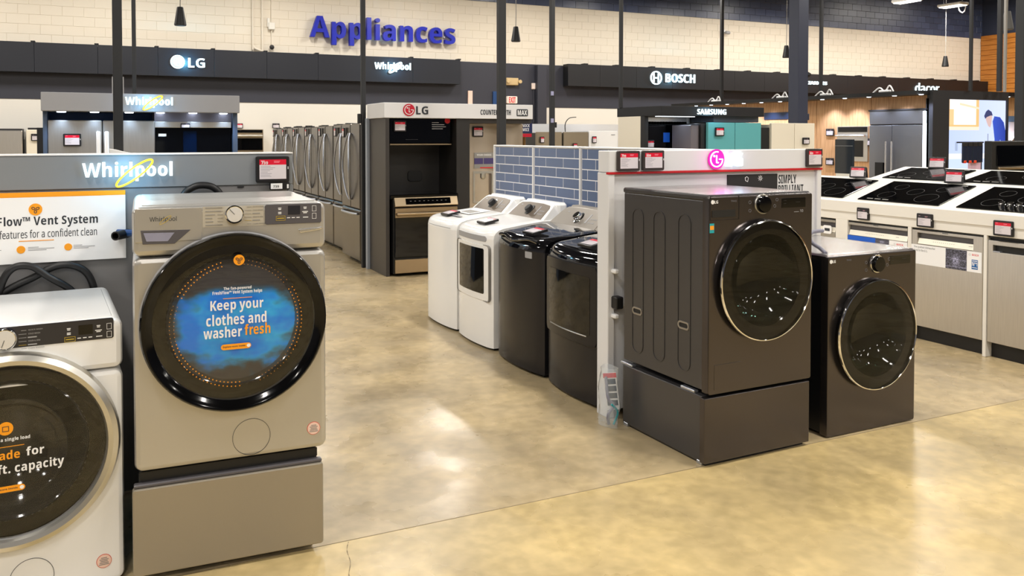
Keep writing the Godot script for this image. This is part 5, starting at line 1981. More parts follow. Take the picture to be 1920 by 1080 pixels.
	bxx(-0.095, 0.145, 0.82, 1.175, 0.003, 0.012)
	var dp := put(f, "dispenser_well", G("console_taupe"), 0.0)
	upright()
	lathe([[0.03, 1.10], [0.045, 1.12], [0.045, 1.17], [0.0, 1.17]], 16, Vector3(0.02, 0.0, 0))
	put(dp, "spout", G("satin"))
	bxx(-0.10, 0.17, 1.235, 1.435, 0.02, 0.024)
	var st := put(f, "offer_sticker", G("print_grey"), 0.0)
	bxx(-0.10, 0.02, 1.29, 1.365, 0.024, 0.0255)
	bxx(0.03, 0.165, 1.29, 1.365, 0.024, 0.0255)
	put(st, "sticker_pictures", M("violet_print", Color(0.26, 0.22, 0.42), 0.5), 0.0)
	bxx(-0.02, 0.165, 1.237, 1.25, 0.024, 0.0255)
	put(st, "sticker_red", G("red_print"), 0.0)
	text(st, "YOUR CHOICE", 0.035, 1.405, 0.024, 0.2, G("print_white"), 0.022, true, 0.001)
	price_tag("price tag on the steel refrigerator with the water dispenser", Vector3(4.32, 1.698, -9.893), 0, 0.14, 0.13)
	# shelf with a knock sign at the right end
	var k := thing("shelf_display", "dark shelf of boxes with a small blue sign, right of the white canopy", "shelf display", Vector3(5.65, 0, -11.6))
	bxx(-0.30, 0.30, 0.0, 1.50, -0.5, -0.02)
	put(k, "cabinet", G("black"), 0.0)
	bxx(-0.34, 0.34, 0.0, 1.86, -0.56, -0.5)
	put(k, "back", G("soft_black"), 0.0)
	bxx(0.02, 0.29, 1.69, 1.84, 0.04, 0.06)
	put(k, "blue_sign", M("navy_sign", Color(0.07, 0.13, 0.32), 0.4), 0.0)
	text(k, "KNOCK", 0.17, 1.80, 0.06, 0.15, G("print_white"), 0.045, true, 0.002)
	text(k, "TWICE", 0.17, 1.74, 0.06, 0.13, G("print_white"), 0.045, true, 0.002)
	bxx(0.06, 0.28, 1.63, 1.68, 0.04, 0.06)
	put(k, "sign_foot", G("lg_red"), 0.0)
	bxx(-0.26, -0.02, 1.70, 1.80, -0.2, 0.02, 0.003)
	put(k, "blue_box", G("blue_print"))
	bxx(-0.14, 0.08, 1.665, 1.695, -0.2, 0.04, 0.003)
	put(k, "white_box", G("print_white"))
	for q in 7:
		bxx(-0.20 + q * 0.065, -0.16 + q * 0.065, 1.50, 1.64, -0.12, -0.03, 0.01)
		put(k, "carton", M("gold_carton", Color(0.42, 0.30, 0.10), 0.5))

# ------------------------------------------------------------------ grey kiosk behind the left bay
func grey_kiosk():
	var o := thing("kiosk", "grey kiosk with lit name board and downlights, above the left header", "kiosk", Vector3(0, 0, -8.7))
	bxx(-0.435, 1.25, 1.865, 2.031, -0.55, 0.10, 0.004)
	put(o, "name_board", G("kiosk_grey"))
	bxx(-0.426, -0.393, 0.0, 1.865, -0.5, 0.0)
	put(o, "side_post", M("kiosk_blue", Color(0.27, 0.33, 0.42), 0.4), 0.0)
	bxx(1.20, 1.243, 0.0, 1.865, -0.5, 0.0)
	put(o, "side_post", M("kiosk_blue", Color(0.27, 0.33, 0.42), 0.4), 0.0)
	bxx(-0.43, 1.245, 0.0, 1.865, -0.55, -0.5)
	put(o, "back", M("deep_blue", Color(0.07, 0.26, 0.48), 0.4), 0.0)
	bxx(0.5, 1.2, 1.775, 1.866, -0.45, -0.1)
	put(o, "hood_chase", M("lilac_grey", Color(0.50, 0.49, 0.54), 0.4), 0.0)
	bxx(-0.49, -0.43, 0.0, 1.72, -0.6, -0.3)
	put(o, "dark_return", G("soft_black"), 0.0)
	for k in 6:
		var x: float = [-0.28, -0.01, 0.28, 0.55, 0.84, 1.12][k]
		upright()
		lathe([[0.0, 1.856], [0.035, 1.856], [0.04, 1.866]], 16, Vector3(x, 0.06, 0))
		put(o, "downlight", G("downlight_face"))
		spot(Vector3(x, 1.84, -8.64), Vector3(0, -1, -0.12), 0.22, Color(0.72, 0.85, 1.0), 50)
	var s := thing("illuminated_sign", "lit brand lettering with yellow swirl on the far grey kiosk, behind the pole", "sign", Vector3(0, 0, -8.6))
	text(s, "Whirlpool", 0.445, 1.954, 0.012, 0.405, G("letter_light"), 0.10, true, 0.014)
	swirl(s, 0.475, 1.948, 0.102, 0.075, 0.006, G("yellow_light"))
	omni(Vector3(0.44, 1.95, -8.48), 0.08, Color(0.5, 0.8, 1.0), 0.08)
	var f := thing("refrigerator", "wide steel refrigerator with two pale bar handles in the grey kiosk", "refrigerator", Vector3(0.053, 0, -8.7))
	bxx(-0.44, 0.44, 0.03, 1.77, -0.45, -0.07)
	put(f, "case", G("case_dark"), 0.0)
	for q in [[-0.444, -0.004], [0.004, 0.444]]:
		bxx(q[0], q[1], 0.72, 1.785, -0.07, 0.0, 0.008)
		put(f, "door", G("stainless"))
	for q in [-0.034, 0.034]:
		bx(Vector3(q, 1.28, 0.04), Vector3(0.036, 0.81, 0.03), 0.008)
		put(f, "handle", G("white"))
	bxx(-0.444, 0.444, 0.06, 0.71, -0.07, 0.0, 0.008)
	put(f, "freezer_drawer", G("stainless"))
	price_tag("price tag on the left door of the steel refrigerator in the grey kiosk", Vector3(-0.194, 1.607, -8.69), 0, 0.145, 0.115)
	var h := thing("range_hood", "slim steel range hood over the dark panel in the grey kiosk", "range hood", Vector3(0.84, 0, -8.7))
	bxx(-0.345, 0.345, 1.722, 1.778, -0.42, 0.0, 0.004)
	put(h, "hood", G("stainless"))
	price_tag("tiny price tag on the steel range hood of the grey kiosk", Vector3(0.765, 1.742, -8.69), 0, 0.085, 0.045, true)
	var p := thing("glass_panel", "glossy black and blue glass panel under the slim hood", "glass panel", Vector3(0.85, 0, -8.75))
	bxx(-0.345, 0.335, 0.95, 1.72, -0.03, 0.0)
	put(p, "panel", G("glass_black"), 0.0)
	bxx(-0.10, 0.02, 1.02, 1.69, 0.0, 0.004)
	put(p, "blue_field", M("panel_blue", Color(0.01, 0.07, 0.17), 0.1), 0.0)
	bxx(-0.32, -0.25, 1.64, 1.665, 0.0, 0.003)
	put(p, "print", G("print_white"), 0.0)
	bxx(-0.345, 0.335, 0.0, 0.95, -0.03, 0.04)
	put(p, "cabinet", G("soft_black"), 0.0)
	# open lid of a machine on the far side of the grey header
	var w := thing("washing_machine", "white top-load washer lid standing open behind the nearest grey header", "washing machine", Vector3(0.13, 0, -5.33))
	bxx(-0.30, 0.30, 0.0, 0.98, -0.35, 0.33, 0.02)
	put(w, "case", G("gloss_white"))
	T = Transform3D(Basis(), Vector3(0, 0.95, -0.15))
	ex(PackedVector2Array([Vector2(-0.066, 0.0), Vector2(0.12, 0.0), Vector2(0.082, 0.578), Vector2(0.055, 0.592), Vector2(0.01, 0.603), Vector2(-0.03, 0.614), Vector2(-0.062, 0.618)]), -0.02, 0.02, 0.006)
	put(w, "lid", G("gloss_white"))

# ------------------------------------------------------------------ dark kiosk with teal refrigerator
func samsung_kiosk():
	var o := thing("kiosk", "black-canopied kiosk with a cream side wall, holding a screen oven and teal refrigerator", "kiosk", Vector3(0, 0, -9.0))
	bxx(6.48, 8.18, 1.905, 2.03, -1.03, 0.0, 0.004)
	put(o, "canopy", G("fascia_black"))
	bxx(6.49, 8.17, 0.0, 1.905, -1.0, -0.9)
	put(o, "back", G("kiosk_grey"), 0.0)
	bxx(6.48, 6.53, 0.0, 1.905, -1.0, -0.46)
	put(o, "side_wall", G("appliance_cream"), 0.0)
	bxx(6.48, 6.54, 0.0, 1.905, -0.46, -0.37)
	put(o, "dark_post", G("soft_black"), 0.0)
	bxx(7.40, 8.17, 1.83, 1.905, -0.9, -0.1)
	put(o, "soffit", M("soffit_grey", Color(0.36, 0.38, 0.42), 0.5), 0.0)
	bxx(6.60, 7.20, 1.897, 1.905, -0.30, -0.24)
	put(o, "strip_light", G("strip_light"), 0.0)
	area("strip_light", Vector3(6.9, 1.89, -9.27), Vector2(0.55, 0.05), 0.15, Color(0.85, 0.92, 1.0), Basis(Vector3.RIGHT, -PI / 2))
	var s := thing("illuminated_sign", "lit white capitals on the black kiosk canopy above the teal refrigerator", "sign", Vector3(0, 0, -9.0))
	text(s, "SAMSUNG", 7.285, 1.962, 0.003, 0.475, G("letter_light"), 0.07, true, 0.012)
	omni(Vector3(7.28, 1.96, -8.9), 0.04, Color(0.6, 0.85, 1.0), 0.05)
	var m := thing("wall_oven", "black glass oven with dark screen in a white frame, under the black canopy", "oven", Vector3(7.0, 0, -9.6))
	bxx(-0.36, 0.34, 1.42, 1.84, -0.28, 0.0)
	put(m, "case", G("soft_black"), 0.0)
	bxx(-0.355, 0.33, 1.465, 1.80, 0.0, 0.012, 0.003)
	put(m, "screen", G("glass_black"))
	bxx(0.335, 0.37, 1.36, 1.895, -0.1, 0.03, 0.003)
	put(m, "frame", G("white"))
	bxx(-0.35, 0.335, 1.805, 1.895, -0.1, 0.0)
	put(m, "light_head", G("white"), 0.0)
	bxx(-0.23, 0.335, 1.45, 1.463, 0.0, 0.03)
	put(m, "lower_edge", G("white"), 0.0)
	bxx(-0.06, 0.045, 1.56, 1.69, 0.012, 0.013)
	put(m, "blue_print", G("blue_print"), 0.0)
	bxx(0.14, 0.20, 1.65, 1.70, 0.012, 0.013)
	put(m, "teal_print", G("teal_print"), 0.0)
	bxx(0.10, 0.20, 1.56, 1.64, 0.012, 0.013)
	put(m, "gold_print", M("olive_print", Color(0.35, 0.32, 0.08), 0.4), 0.0)
	bxx(-0.36, 0.34, 0.0, 1.42, -0.28, 0.0)
	put(m, "base_cabinet", G("white"), 0.0)
	price_tag("price tag standing at the lower left of the screen oven", Vector3(6.715, 1.535, -9.583), 0, 0.13, 0.105)
	var g := thing("refrigerator", "narrow grey-brown refrigerator left of the teal one, under the black canopy", "refrigerator", Vector3(7.13, 0, -9.1))
	bxx(-0.10, 0.03, 0.0, 1.79, -0.42, 0.0, 0.008)
	put(g, "door", G("appliance_grey"))
	bxx(0.03, 0.09, 0.0, 1.81, -0.42, 0.05, 0.006)
	put(g, "dark_side", G("case_dark"))
	var f := thing("refrigerator", "teal french-door refrigerator under the black canopy", "refrigerator", Vector3(7.68, 0, -9.0))
	bxx(-0.44, 0.44, 0.03, 1.80, -0.5, -0.05)
	put(f, "case", G("case_dark"), 0.0)
	for q in [[-0.45, -0.004], [0.004, 0.45]]:
		bxx(q[0], q[1], 0.75, 1.822, -0.05, 0.0, 0.004)
		put(f, "door", G("teal"))
		bxx(q[0], q[1], 0.05, 0.74, -0.05, 0.0, 0.004)
		put(f, "lower_door", G("teal"))
	price_tag("price tag on the left door of the teal refrigerator", Vector3(7.403, 1.70, -8.99), 0, 0.145, 0.115)
	var c := thing("refrigerator", "cream two-door refrigerator right of the teal one", "refrigerator", Vector3(8.71, 0, -9.0))
	bxx(-0.385, 0.385, 0.03, 1.80, -0.7, -0.05)
	put(c, "case", G("appliance_cream"), 0.0)
	for q in [[-0.395, 0.018], [0.024, 0.395]]:
		bxx(q[0], q[1], 0.05, 1.822, -0.05, 0.0, 0.004)
		put(c, "door", G("appliance_cream"))
	bxx(-0.56, -0.41, 0.0, 1.76, -0.6, -0.03, 0.004)
	put(c, "dark_filler", G("black"))
	price_tag("dark price tag on the cream refrigerator", Vector3(8.925, 1.575, -8.99), 0, 0.12, 0.095, true)

# ------------------------------------------------------------------ wood-clad kitchen wall at the right (faces -x)
func kitchen_wall():
	var X := 13.1
	var o := thing("kitchen_display", "wood-clad kitchen display wall with a row of downlights, upper right", "display wall", Vector3(X, 0, 0))
	var cuts := [-17.2, -14.9, -12.9, -11.55, -10.26]
	for k in 4:
		bxx(0.0, 0.12, 0.0, 2.36, cuts[k] + 0.006, cuts[k + 1] - 0.006)
		put(o, "veneer_panel", G("veneer"), 0.0)
	bxx(0.02, 0.1, 0.0, 2.36, -17.2, -10.26)
	put(o, "core", G("trim_grey"), 0.0)
	bxx(-0.42, 0.14, 2.36, 2.43, -17.2, -10.22)
	put(o, "black_cornice", G("black"), 0.0)
	bxx(-0.015, 0.01, 2.0, 2.15, -14.4, -13.45)
	put(o, "dark_opening", M("opening_blue", Color(0.15, 0.20, 0.30), 0.4), 0.0)
	for k in 11:
		var u: float = [1305.0, 1333.0, 1363.0, 1394.0, 1427.0, 1462.0, 1541.0, 1583.0, 1628.0, 1676.0, 1726.0][k]
		var z: float = -12.75 / tan(0.45177 + atan((u - 960.0) / 1606.6))
		upright()
		lathe([[0.0, 2.352], [0.035, 2.352], [0.04, 2.362]], 14, Vector3(-0.35, -z, 0))
		put(o, "downlight", G("downlight_face"))
		spot(Vector3(X - 0.35, 2.34, z), Vector3(0.28, -1, 0), 1.6, Color(0.85, 0.88, 1.0), 52)
	# cables on top
	for z in [-15.7, -13.6, -12.4, -11.0]:
		tube(curve([Vector3(-0.3, 2.43, z - 0.25), Vector3(-0.28, 2.52, z - 0.12), Vector3(-0.28, 2.45, z), Vector3(-0.28, 2.55, z + 0.1), Vector3(-0.3, 2.44, z + 0.2)], 5), 0.014, 6)
		bx(Vector3(-0.28, 2.45, z), Vector3(0.1, 0.05, 0.22), 0.015)
		put(o, "cable_bundle", G("print_white"))
	var s := thing("illuminated_sign", "lit thin lettering on the black board, half hidden by the wood-clad kitchen wall", "sign", Vector3(24.93, 3.24, -19.685))
	text(s, "dacor", 0.0, 0.0, 0.0, 1.15, G("letter_light"), 0.34, false, 0.03)
	# built-in refrigerator
	var f := thing("refrigerator", "wide built-in steel refrigerator with long bar handles in the wood-clad wall", "refrigerator", Vector3(X - 0.11, 0, -10.87), -90)
	var w := 1.20
	bxx(-w / 2, w / 2, 0.0, 2.12, -0.10, -0.01)
	put(f, "case", G("case_dark"), 0.0)
	bxx(-w / 2, w / 2, 1.86, 2.10, -0.02, 0.02, 0.004)
	put(f, "grille", G("stainless_grey"))
	bxx(-w / 2 - 0.02, w / 2 + 0.02, 2.10, 2.13, -0.03, 0.03)
	put(f, "top_trim", G("black"), 0.0)
	bxx(-w / 2, -0.105, 0.1, 1.84, -0.02, 0.02, 0.004)
	put(f, "door", G("stainless_grey"))
	bxx(-0.095, w / 2 - 0.05, 0.1, 1.84, -0.02, 0.02, 0.004)
	put(f, "door", G("stainless_grey"))
	for q in [-0.185, -0.06]:
		tube([Vector3(q, 0.6, 0.07), Vector3(q, 1.55, 0.07)], 0.018, 10)
		put(f, "handle", G("silver"))
	bxx(-0.46, -0.24, 0.85, 1.16, 0.02, 0.026)
	put(f, "dispenser", G("glass_black"), 0.0)
	bxx(w / 2 - 0.045, w / 2, 0.1, 2.08, -0.02, 0.03)
	put(f, "edge_light", G("strip_light"), 0.0)
	area("edge_strip_light", Vector3(X - 0.12, 1.1, -10.27), Vector2(0.05, 1.8), 0.4, Color(0.85, 0.95, 1.0), Basis(Vector3.UP, PI / 2))
	# wall oven
	var v := thing("wall_oven", "steel built-in wall oven with dark window in the wood-clad wall", "oven", Vector3(X - 0.01, 0, -11.96), -90)
	bxx(-0.37, 0.37, 1.16, 1.83, -0.05, 0.03, 0.004)
	put(v, "frame", G("satin"))
	bxx(-0.34, 0.36, 1.72, 1.82, 0.03, 0.036)
	put(v, "control_strip", G("glass_black"), 0.0)
	bxx(-0.27, 0.27, 1.25, 1.56, 0.03, 0.036)
	put(v, "window", G("glass_black"), 0.0)
	tube([Vector3(-0.35, 1.65, 0.09), Vector3(0.35, 1.65, 0.09)], 0.022, 10)
	for q in [-0.32, 0.32]:
		bx(Vector3(q, 1.65, 0.055), Vector3(0.035, 0.035, 0.07))
	put(v, "handle", G("silver"))
	for k in 3:
		var p: Vector3 = [Vector3(X - 0.02, 1.72, -12.52), Vector3(X - 0.02, 1.14, -12.52), Vector3(X - 0.02, 1.53, -11.53)][k]
		price_tag(["dark price tag on the veneer, upper left of the wall oven", "dark price tag on the veneer, lower left of the wall oven", "dark price tag on the veneer between wall oven and built-in refrigerator"][k], p, -90, 0.2, 0.14, true)
	# free-standing dark glass panel in front of the oven
	var g := thing("glass_panel", "tall smoked glass panel standing on the island's far side before the wall oven", "glass panel", Vector3(9.02, 0, -8.38), -90)
	bxx(-0.17, 0.14, 1.14, 1.60, -0.03, 0.0, 0.004)
	put(g, "panel", M("slate_glass", Color(0.16, 0.18, 0.21), 0.12))
	bxx(-0.165, 0.135, 1.51, 1.514, 0.0, 0.002)
	put(g, "line", G("print_mid"), 0.0)
	bxx(-0.15, 0.12, 0.0, 1.14, -0.2, 0.0)
	put(g, "stand", G("counter_white"), 0.0)
	# lightbox on the near end of the wall (faces the camera side)
	var z := -10.15
	var b := thing("lightbox_wall", "dark end wall framing a bright lightbox photograph, far right", "display wall", Vector3(0, 0, z))
	bxx(13.0, 13.42, 0.0, 2.44, -0.12, 0.0)
	bxx(13.42, 15.02, 2.29, 2.44, -0.12, 0.0)
	bxx(14.98, 15.02, 0.0, 2.29, -0.12, 0.0)
	put(b, "frame", G("column_navy") if false else M("frame_dark", Color(0.14, 0.145, 0.16), 0.5), 0.0)
	bxx(13.0, 15.02, 0.0, 2.30, -0.14, -0.08)
	put(b, "back", G("soft_black"), 0.0)
	card(b, "lit_screen", screen_picture(), Vector3(13.42, 0.7, -0.03), Vector3(14.98, 0.7, -0.03), Vector3(14.98, 2.29, -0.03), Vector3(13.42, 2.29, -0.03))
	area("lightbox", Vector3(14.2, 1.5, z + 0.02), Vector2(1.5, 1.5), 1.2, Color(0.85, 0.9, 1.0), Basis(Vector3.UP, PI))
	# what stands before it
	var r := thing("range", "black range with a steel handle bar, standing before the lightbox at the right edge", "oven range", Vector3(8.85, 0, -6.0))
	bxx(-0.24, 0.46, 0.0, 1.22, -0.5, 0.0, 0.008)
	put(r, "case", G("black"))
	bxx(-0.24, 0.46, 1.22, 1.59, -0.09, 0.0, 0.008)
	put(r, "console", G("black"))
	bxx(-0.16, 0.46, 1.32, 1.54, 0.0, 0.01, 0.003)
	put(r, "glass", G("glass_black"))
	bxx(-0.18, 0.46, 1.285, 1.31, 0.02, 0.05, 0.006)
	put(r, "handle", G("gold_steel"))
	var hk := ["leftmost of the dark blue packs hanging before the lightbox", "second of the dark blue packs hanging before the lightbox", "third of the dark blue packs hanging before the lightbox", "rightmost, widest of the dark packs hanging before the lightbox"]
	for k in 4:
		var pk := thing("hanging_pack", hk[k], "package", Vector3(10.87 + k * 0.105, 1.40, -7.98), 0, "packs on hooks before the lightbox")
		bx(Vector3(0, 0.0, 0), Vector3(0.085 if k < 3 else 0.12, 0.26, 0.03), 0.008)
		put(pk, "pack", M("pack_blue", Color(0.05, 0.11, 0.20), 0.35))
		bx(Vector3(0, 0.13, 0.006), Vector3(0.09, 0.05, 0.03), 0.004)
		put(pk, "header_card", G("black"))
		if k < 3:
			bx(Vector3(0, -0.115, 0.004), Vector3(0.06, 0.04, 0.03), 0.006)
			put(pk, "orange_foot", M("pack_orange", Color(0.85, 0.25, 0.10), 0.5))
	var rk := thing("rack", "slim dark rack that carries the blue packs before the lightbox", "rack", Vector3(11.05, 0, -8.03))
	bxx(-0.25, 0.30, 1.545, 1.565, -0.02, 0.0)
	bxx(0.25, 0.28, 0.0, 1.56, -0.03, -0.01)
	put(rk, "rack", G("soft_black"), 0.0)
	bxx(0.02, 0.24, 1.12, 1.30, -0.04, 0.0)
	put(rk, "pink_card", M("pink_card", Color(0.85, 0.72, 0.80), 0.5), 0.0)
	# the lit alcove beyond the lightbox
	var al := thing("range_hood", "pale chimney hood in a blue-grey alcove right of the lightbox", "range hood", Vector3(16.4, 0, -11.2))
	bxx(-1.0, 1.2, 0.0, 2.05, -0.1, 0.0)
	put(al, "alcove", M("alcove_blue", Color(0.36, 0.46, 0.58), 0.5), 0.0)
	bxx(-1.0, 1.2, 2.05, 2.42, -0.1, 0.0)
	put(al, "veneer_head", G("veneer"), 0.0)
	bxx(-1.0, 1.2, 2.42, 2.5, -0.1, 0.35)
	put(al, "cornice", G("black"), 0.0)
	ex(PackedVector2Array([Vector2(-0.30, 1.45), Vector2(0.75, 1.45), Vector2(0.75, 1.56), Vector2(0.38, 1.93), Vector2(0.10, 1.93), Vector2(-0.30, 1.56)]), 0.0, 0.4, 0.01)
	put(al, "hood", G("satin"))
	upright()
	lathe([[0.0, 2.41], [0.05, 2.41], [0.055, 2.42]], 14, Vector3(-0.25, -0.25, 0))
	put(al, "downlight", G("downlight_face"))
	spot(Vector3(16.15, 2.39, -10.95), Vector3(0, -1, -0.2), 2.0, Color(0.85, 0.88, 1.0), 50)

func screen_picture() -> StandardMaterial3D:
	# a sunny kitchen: a timber window, a worktop, and a man in blue leaning to the left
	var n := 256
	var im := Image.create(n, n, false, Image.FORMAT_RGB8)
	var man := PackedVector2Array([Vector2(0.80, 0.18), Vector2(0.90, 0.19), Vector2(0.97, 0.25), Vector2(1.0, 0.34), Vector2(1.0, 0.60), Vector2(0.94, 0.60), Vector2(0.91, 0.44), Vector2(0.88, 0.52), Vector2(0.84, 0.60), Vector2(0.78, 0.60), Vector2(0.81, 0.45), Vector2(0.79, 0.34), Vector2(0.77, 0.24)])
	var head := PackedVector2Array([Vector2(0.63, 0.17), Vector2(0.67, 0.12), Vector2(0.73, 0.13), Vector2(0.76, 0.18), Vector2(0.75, 0.26), Vector2(0.73, 0.31), Vector2(0.69, 0.29), Vector2(0.66, 0.24)])
	var hair := PackedVector2Array([Vector2(0.62, 0.18), Vector2(0.65, 0.13), Vector2(0.69, 0.105), Vector2(0.75, 0.13), Vector2(0.77, 0.17), Vector2(0.72, 0.175), Vector2(0.67, 0.19), Vector2(0.64, 0.21)])
	for y in n:
		for x in n:
			var p := Vector2((x + 0.5) / n, (y + 0.5) / n)
			var c := Color(0.72, 0.78, 0.95).lerp(Color(0.80, 0.84, 0.97), p.x)
			if p.x < 0.53 and p.y < 0.34:
				c = Color(0.93, 0.72, 0.48)
				if p.x > 0.03 and p.x < 0.48 and p.y > 0.0 and p.y < 0.28:
					c = Color(0.97, 0.95, 0.93)
					if p.x < 0.10 and p.y > 0.11:
						c = Color(0.92, 0.76, 0.55)
				if abs(p.y - 0.02 - p.x * 0.14) < 0.012 and p.x > 0.2:
					c = Color(0.95, 0.83, 0.70)
				if p.y > 0.30:
					c = Color(0.95, 0.86, 0.78)
			if p.y > 0.60 and p.y < 0.66:
				c = Color(0.93, 0.94, 0.98)
			elif p.y >= 0.66:
				c = Color(0.76, 0.82, 0.96)
				if abs(p.x - 0.42) < 0.004:
					c = Color(0.60, 0.66, 0.82)
			if p.y > 0.50 and p.y < 0.60 and p.x > 0.32 and p.x < 0.56:
				c = Color(0.84, 0.87, 0.95)
			if abs(p.x - 0.15) < 0.022 and p.y > 0.47 and p.y < 0.57:
				c = Color(0.62, 0.68, 0.78)
			if abs(p.x - 0.69) < 0.008 and p.y > 0.38 and p.y < 0.55:
				c = Color(0.55, 0.58, 0.66)
			if Geometry2D.is_point_in_polygon(p, head):
				c = Color(0.80, 0.68, 0.66)
			if Geometry2D.is_point_in_polygon(p, hair):
				c = Color(0.22, 0.25, 0.40)
			if Geometry2D.is_point_in_polygon(p, man):
				c = Color(0.20, 0.32, 0.72).lerp(Color(0.14, 0.20, 0.52), clamp((p.x - 0.8) * 3.0, 0.0, 1.0))
			im.set_pixel(x, y, c)
	var m := M("lit_screen", Color(0, 0, 0), 0.4)
	m.emission_enabled = true
	m.emission = Color.BLACK
	m.emission_texture = ImageTexture.create_from_image(im)
	m.emission_energy_multiplier = 1.35
	return m

# ------------------------------------------------------------------ appliances along the back wall
func back_appliances():
	var z := -19.3
	var f := thing("refrigerator", "plain steel refrigerator against the back wall, at the left edge", "refrigerator", Vector3(-1.75, 0, z))
	bxx(-0.44, 0.44, 0.03, 1.79, -0.65, -0.06)
	put(f, "case", G("case_dark"), 0.0)
	bxx(-0.45, 0.45, 0.7, 1.755, -0.06, 0.0, 0.012)
	put(f, "door", G("stainless"))
	bxx(-0.45, 0.45, 0.05, 0.69, -0.06, 0.0, 0.012)
	put(f, "drawer", G("stainless"))
	var f2 := thing("refrigerator", "white refrigerator against the back wall, left of the grey kiosk", "refrigerator", Vector3(-0.85, 0, z))
	bxx(-0.36, 0.36, 0.03, 1.81, -0.65, -0.06)
	put(f2, "case", G("case_dark"), 0.0)
	bxx(-0.385, 0.36, 0.05, 1.77, -0.06, 0.0, 0.012)
	put(f2, "door", G("appliance_cream"))
	price_tag("dark price tag on the white refrigerator at the far left", Vector3(-1.05, 1.62, z + 0.01), 0, 0.20, 0.14, true)
	var o := thing("wall_oven", "steel double wall oven against the white back wall, left of the refrigerator row", "oven", Vector3(3.0, 0, z))
	bxx(-0.30, 0.30, 0.0, 1.79, -0.6, 0.0)
	put(o, "case", G("gold_steel"), 0.0)
	for y in [1.0, 1.5]:
		bxx(-0.28, 0.28, y - 0.16, y + 0.10, 0.0, 0.02)
		put(o, "window", G("glass_black"), 0.0)
		tube([Vector3(-0.27, y + 0.15, 0.06), Vector3(0.27, y + 0.15, 0.06)], 0.025, 8)
		put(o, "handle", G("satin"))
	bxx(-0.28, 0.28, 1.72, 1.78, 0.0, 0.02)
	put(o, "readout", G("glass_black"), 0.0)
	price_tag("red-headed price tag on the white wall above the far double oven", Vector3(2.9, 1.875, -19.98), 0, 0.14, 0.11)
	price_tag("price tag on the white wall above the far end of the refrigerator row", Vector3(3.7, 1.88, -19.98), 0, 0.16, 0.11, true)
	# low white partition with steel refrigerators before it
	var p := thing("partition", "low white partition behind the far steel refrigerators, centre", "partition", Vector3(0, 0, -13.75))
	bxx(6.85, 10.3, 0.0, 1.865, -0.1, 0.0)
	put(p, "panel", G("gondola_white"), 0.0)
	var names := ["left one of two far steel refrigerators behind the tiled wall", "right one of two far steel refrigerators behind the tiled wall"]
	for k in 2:
		var x: float = [7.02, 7.55][k]
		var r := thing("refrigerator", names[k], "refrigerator", Vector3(x, 0, -13.0))
		bxx(-0.24, 0.25, 0.03, 1.70, -0.6, -0.05)
		put(r, "case", G("case_dark"), 0.0)
		bxx(-0.245, 0.255, 0.7, 1.715, -0.05, 0.0, 0.008)
		put(r, "door", M("champagne_dark", Color(0.66, 0.61, 0.53), 0.3, 0.7))
		bxx(-0.245, 0.255, 0.05, 0.69, -0.05, 0.0, 0.008)
		put(r, "drawer", G("champagne_dark"))
	price_tag("price tag on the left one of the far steel refrigerators", Vector3(6.87, 1.58, -12.98), 0, 0.075, 0.11)
	price_tag("price tag low on the right one of the far steel refrigerators", Vector3(7.52, 1.47, -12.98), 0, 0.08, 0.1)
	var w := thing("refrigerator", "plain white refrigerator right of the far steel pair", "refrigerator", Vector3(8.115, 0, -13.0))
	bxx(-0.29, 0.29, 0.03, 1.73, -0.6, -0.05)
	put(w, "case", G("white"), 0.0)
	bxx(-0.30, 0.30, 0.05, 1.735, -0.05, 0.0, 0.008)
	put(w, "door", G("white"))
	bxx(0.16, 0.24, 1.66, 1.675, 0.0, 0.004)
	put(w, "badge", G("print_mid"), 0.0)
	price_tag("price tag on the plain white far refrigerator", Vector3(7.91, 1.58, -12.98), 0, 0.085, 0.12)
	var c := thing("data_cable", "thin dark cable arching over the far steel refrigerators", "cable", Vector3(7.45, 1.72, -13.2))
	tube(curve([Vector3(0, 0, 0), Vector3(0.0, 0.14, 0), Vector3(0.08, 0.24, 0), Vector3(0.22, 0.26, 0)], 5), 0.008, 6)
	put(c, "cable", G("black"))

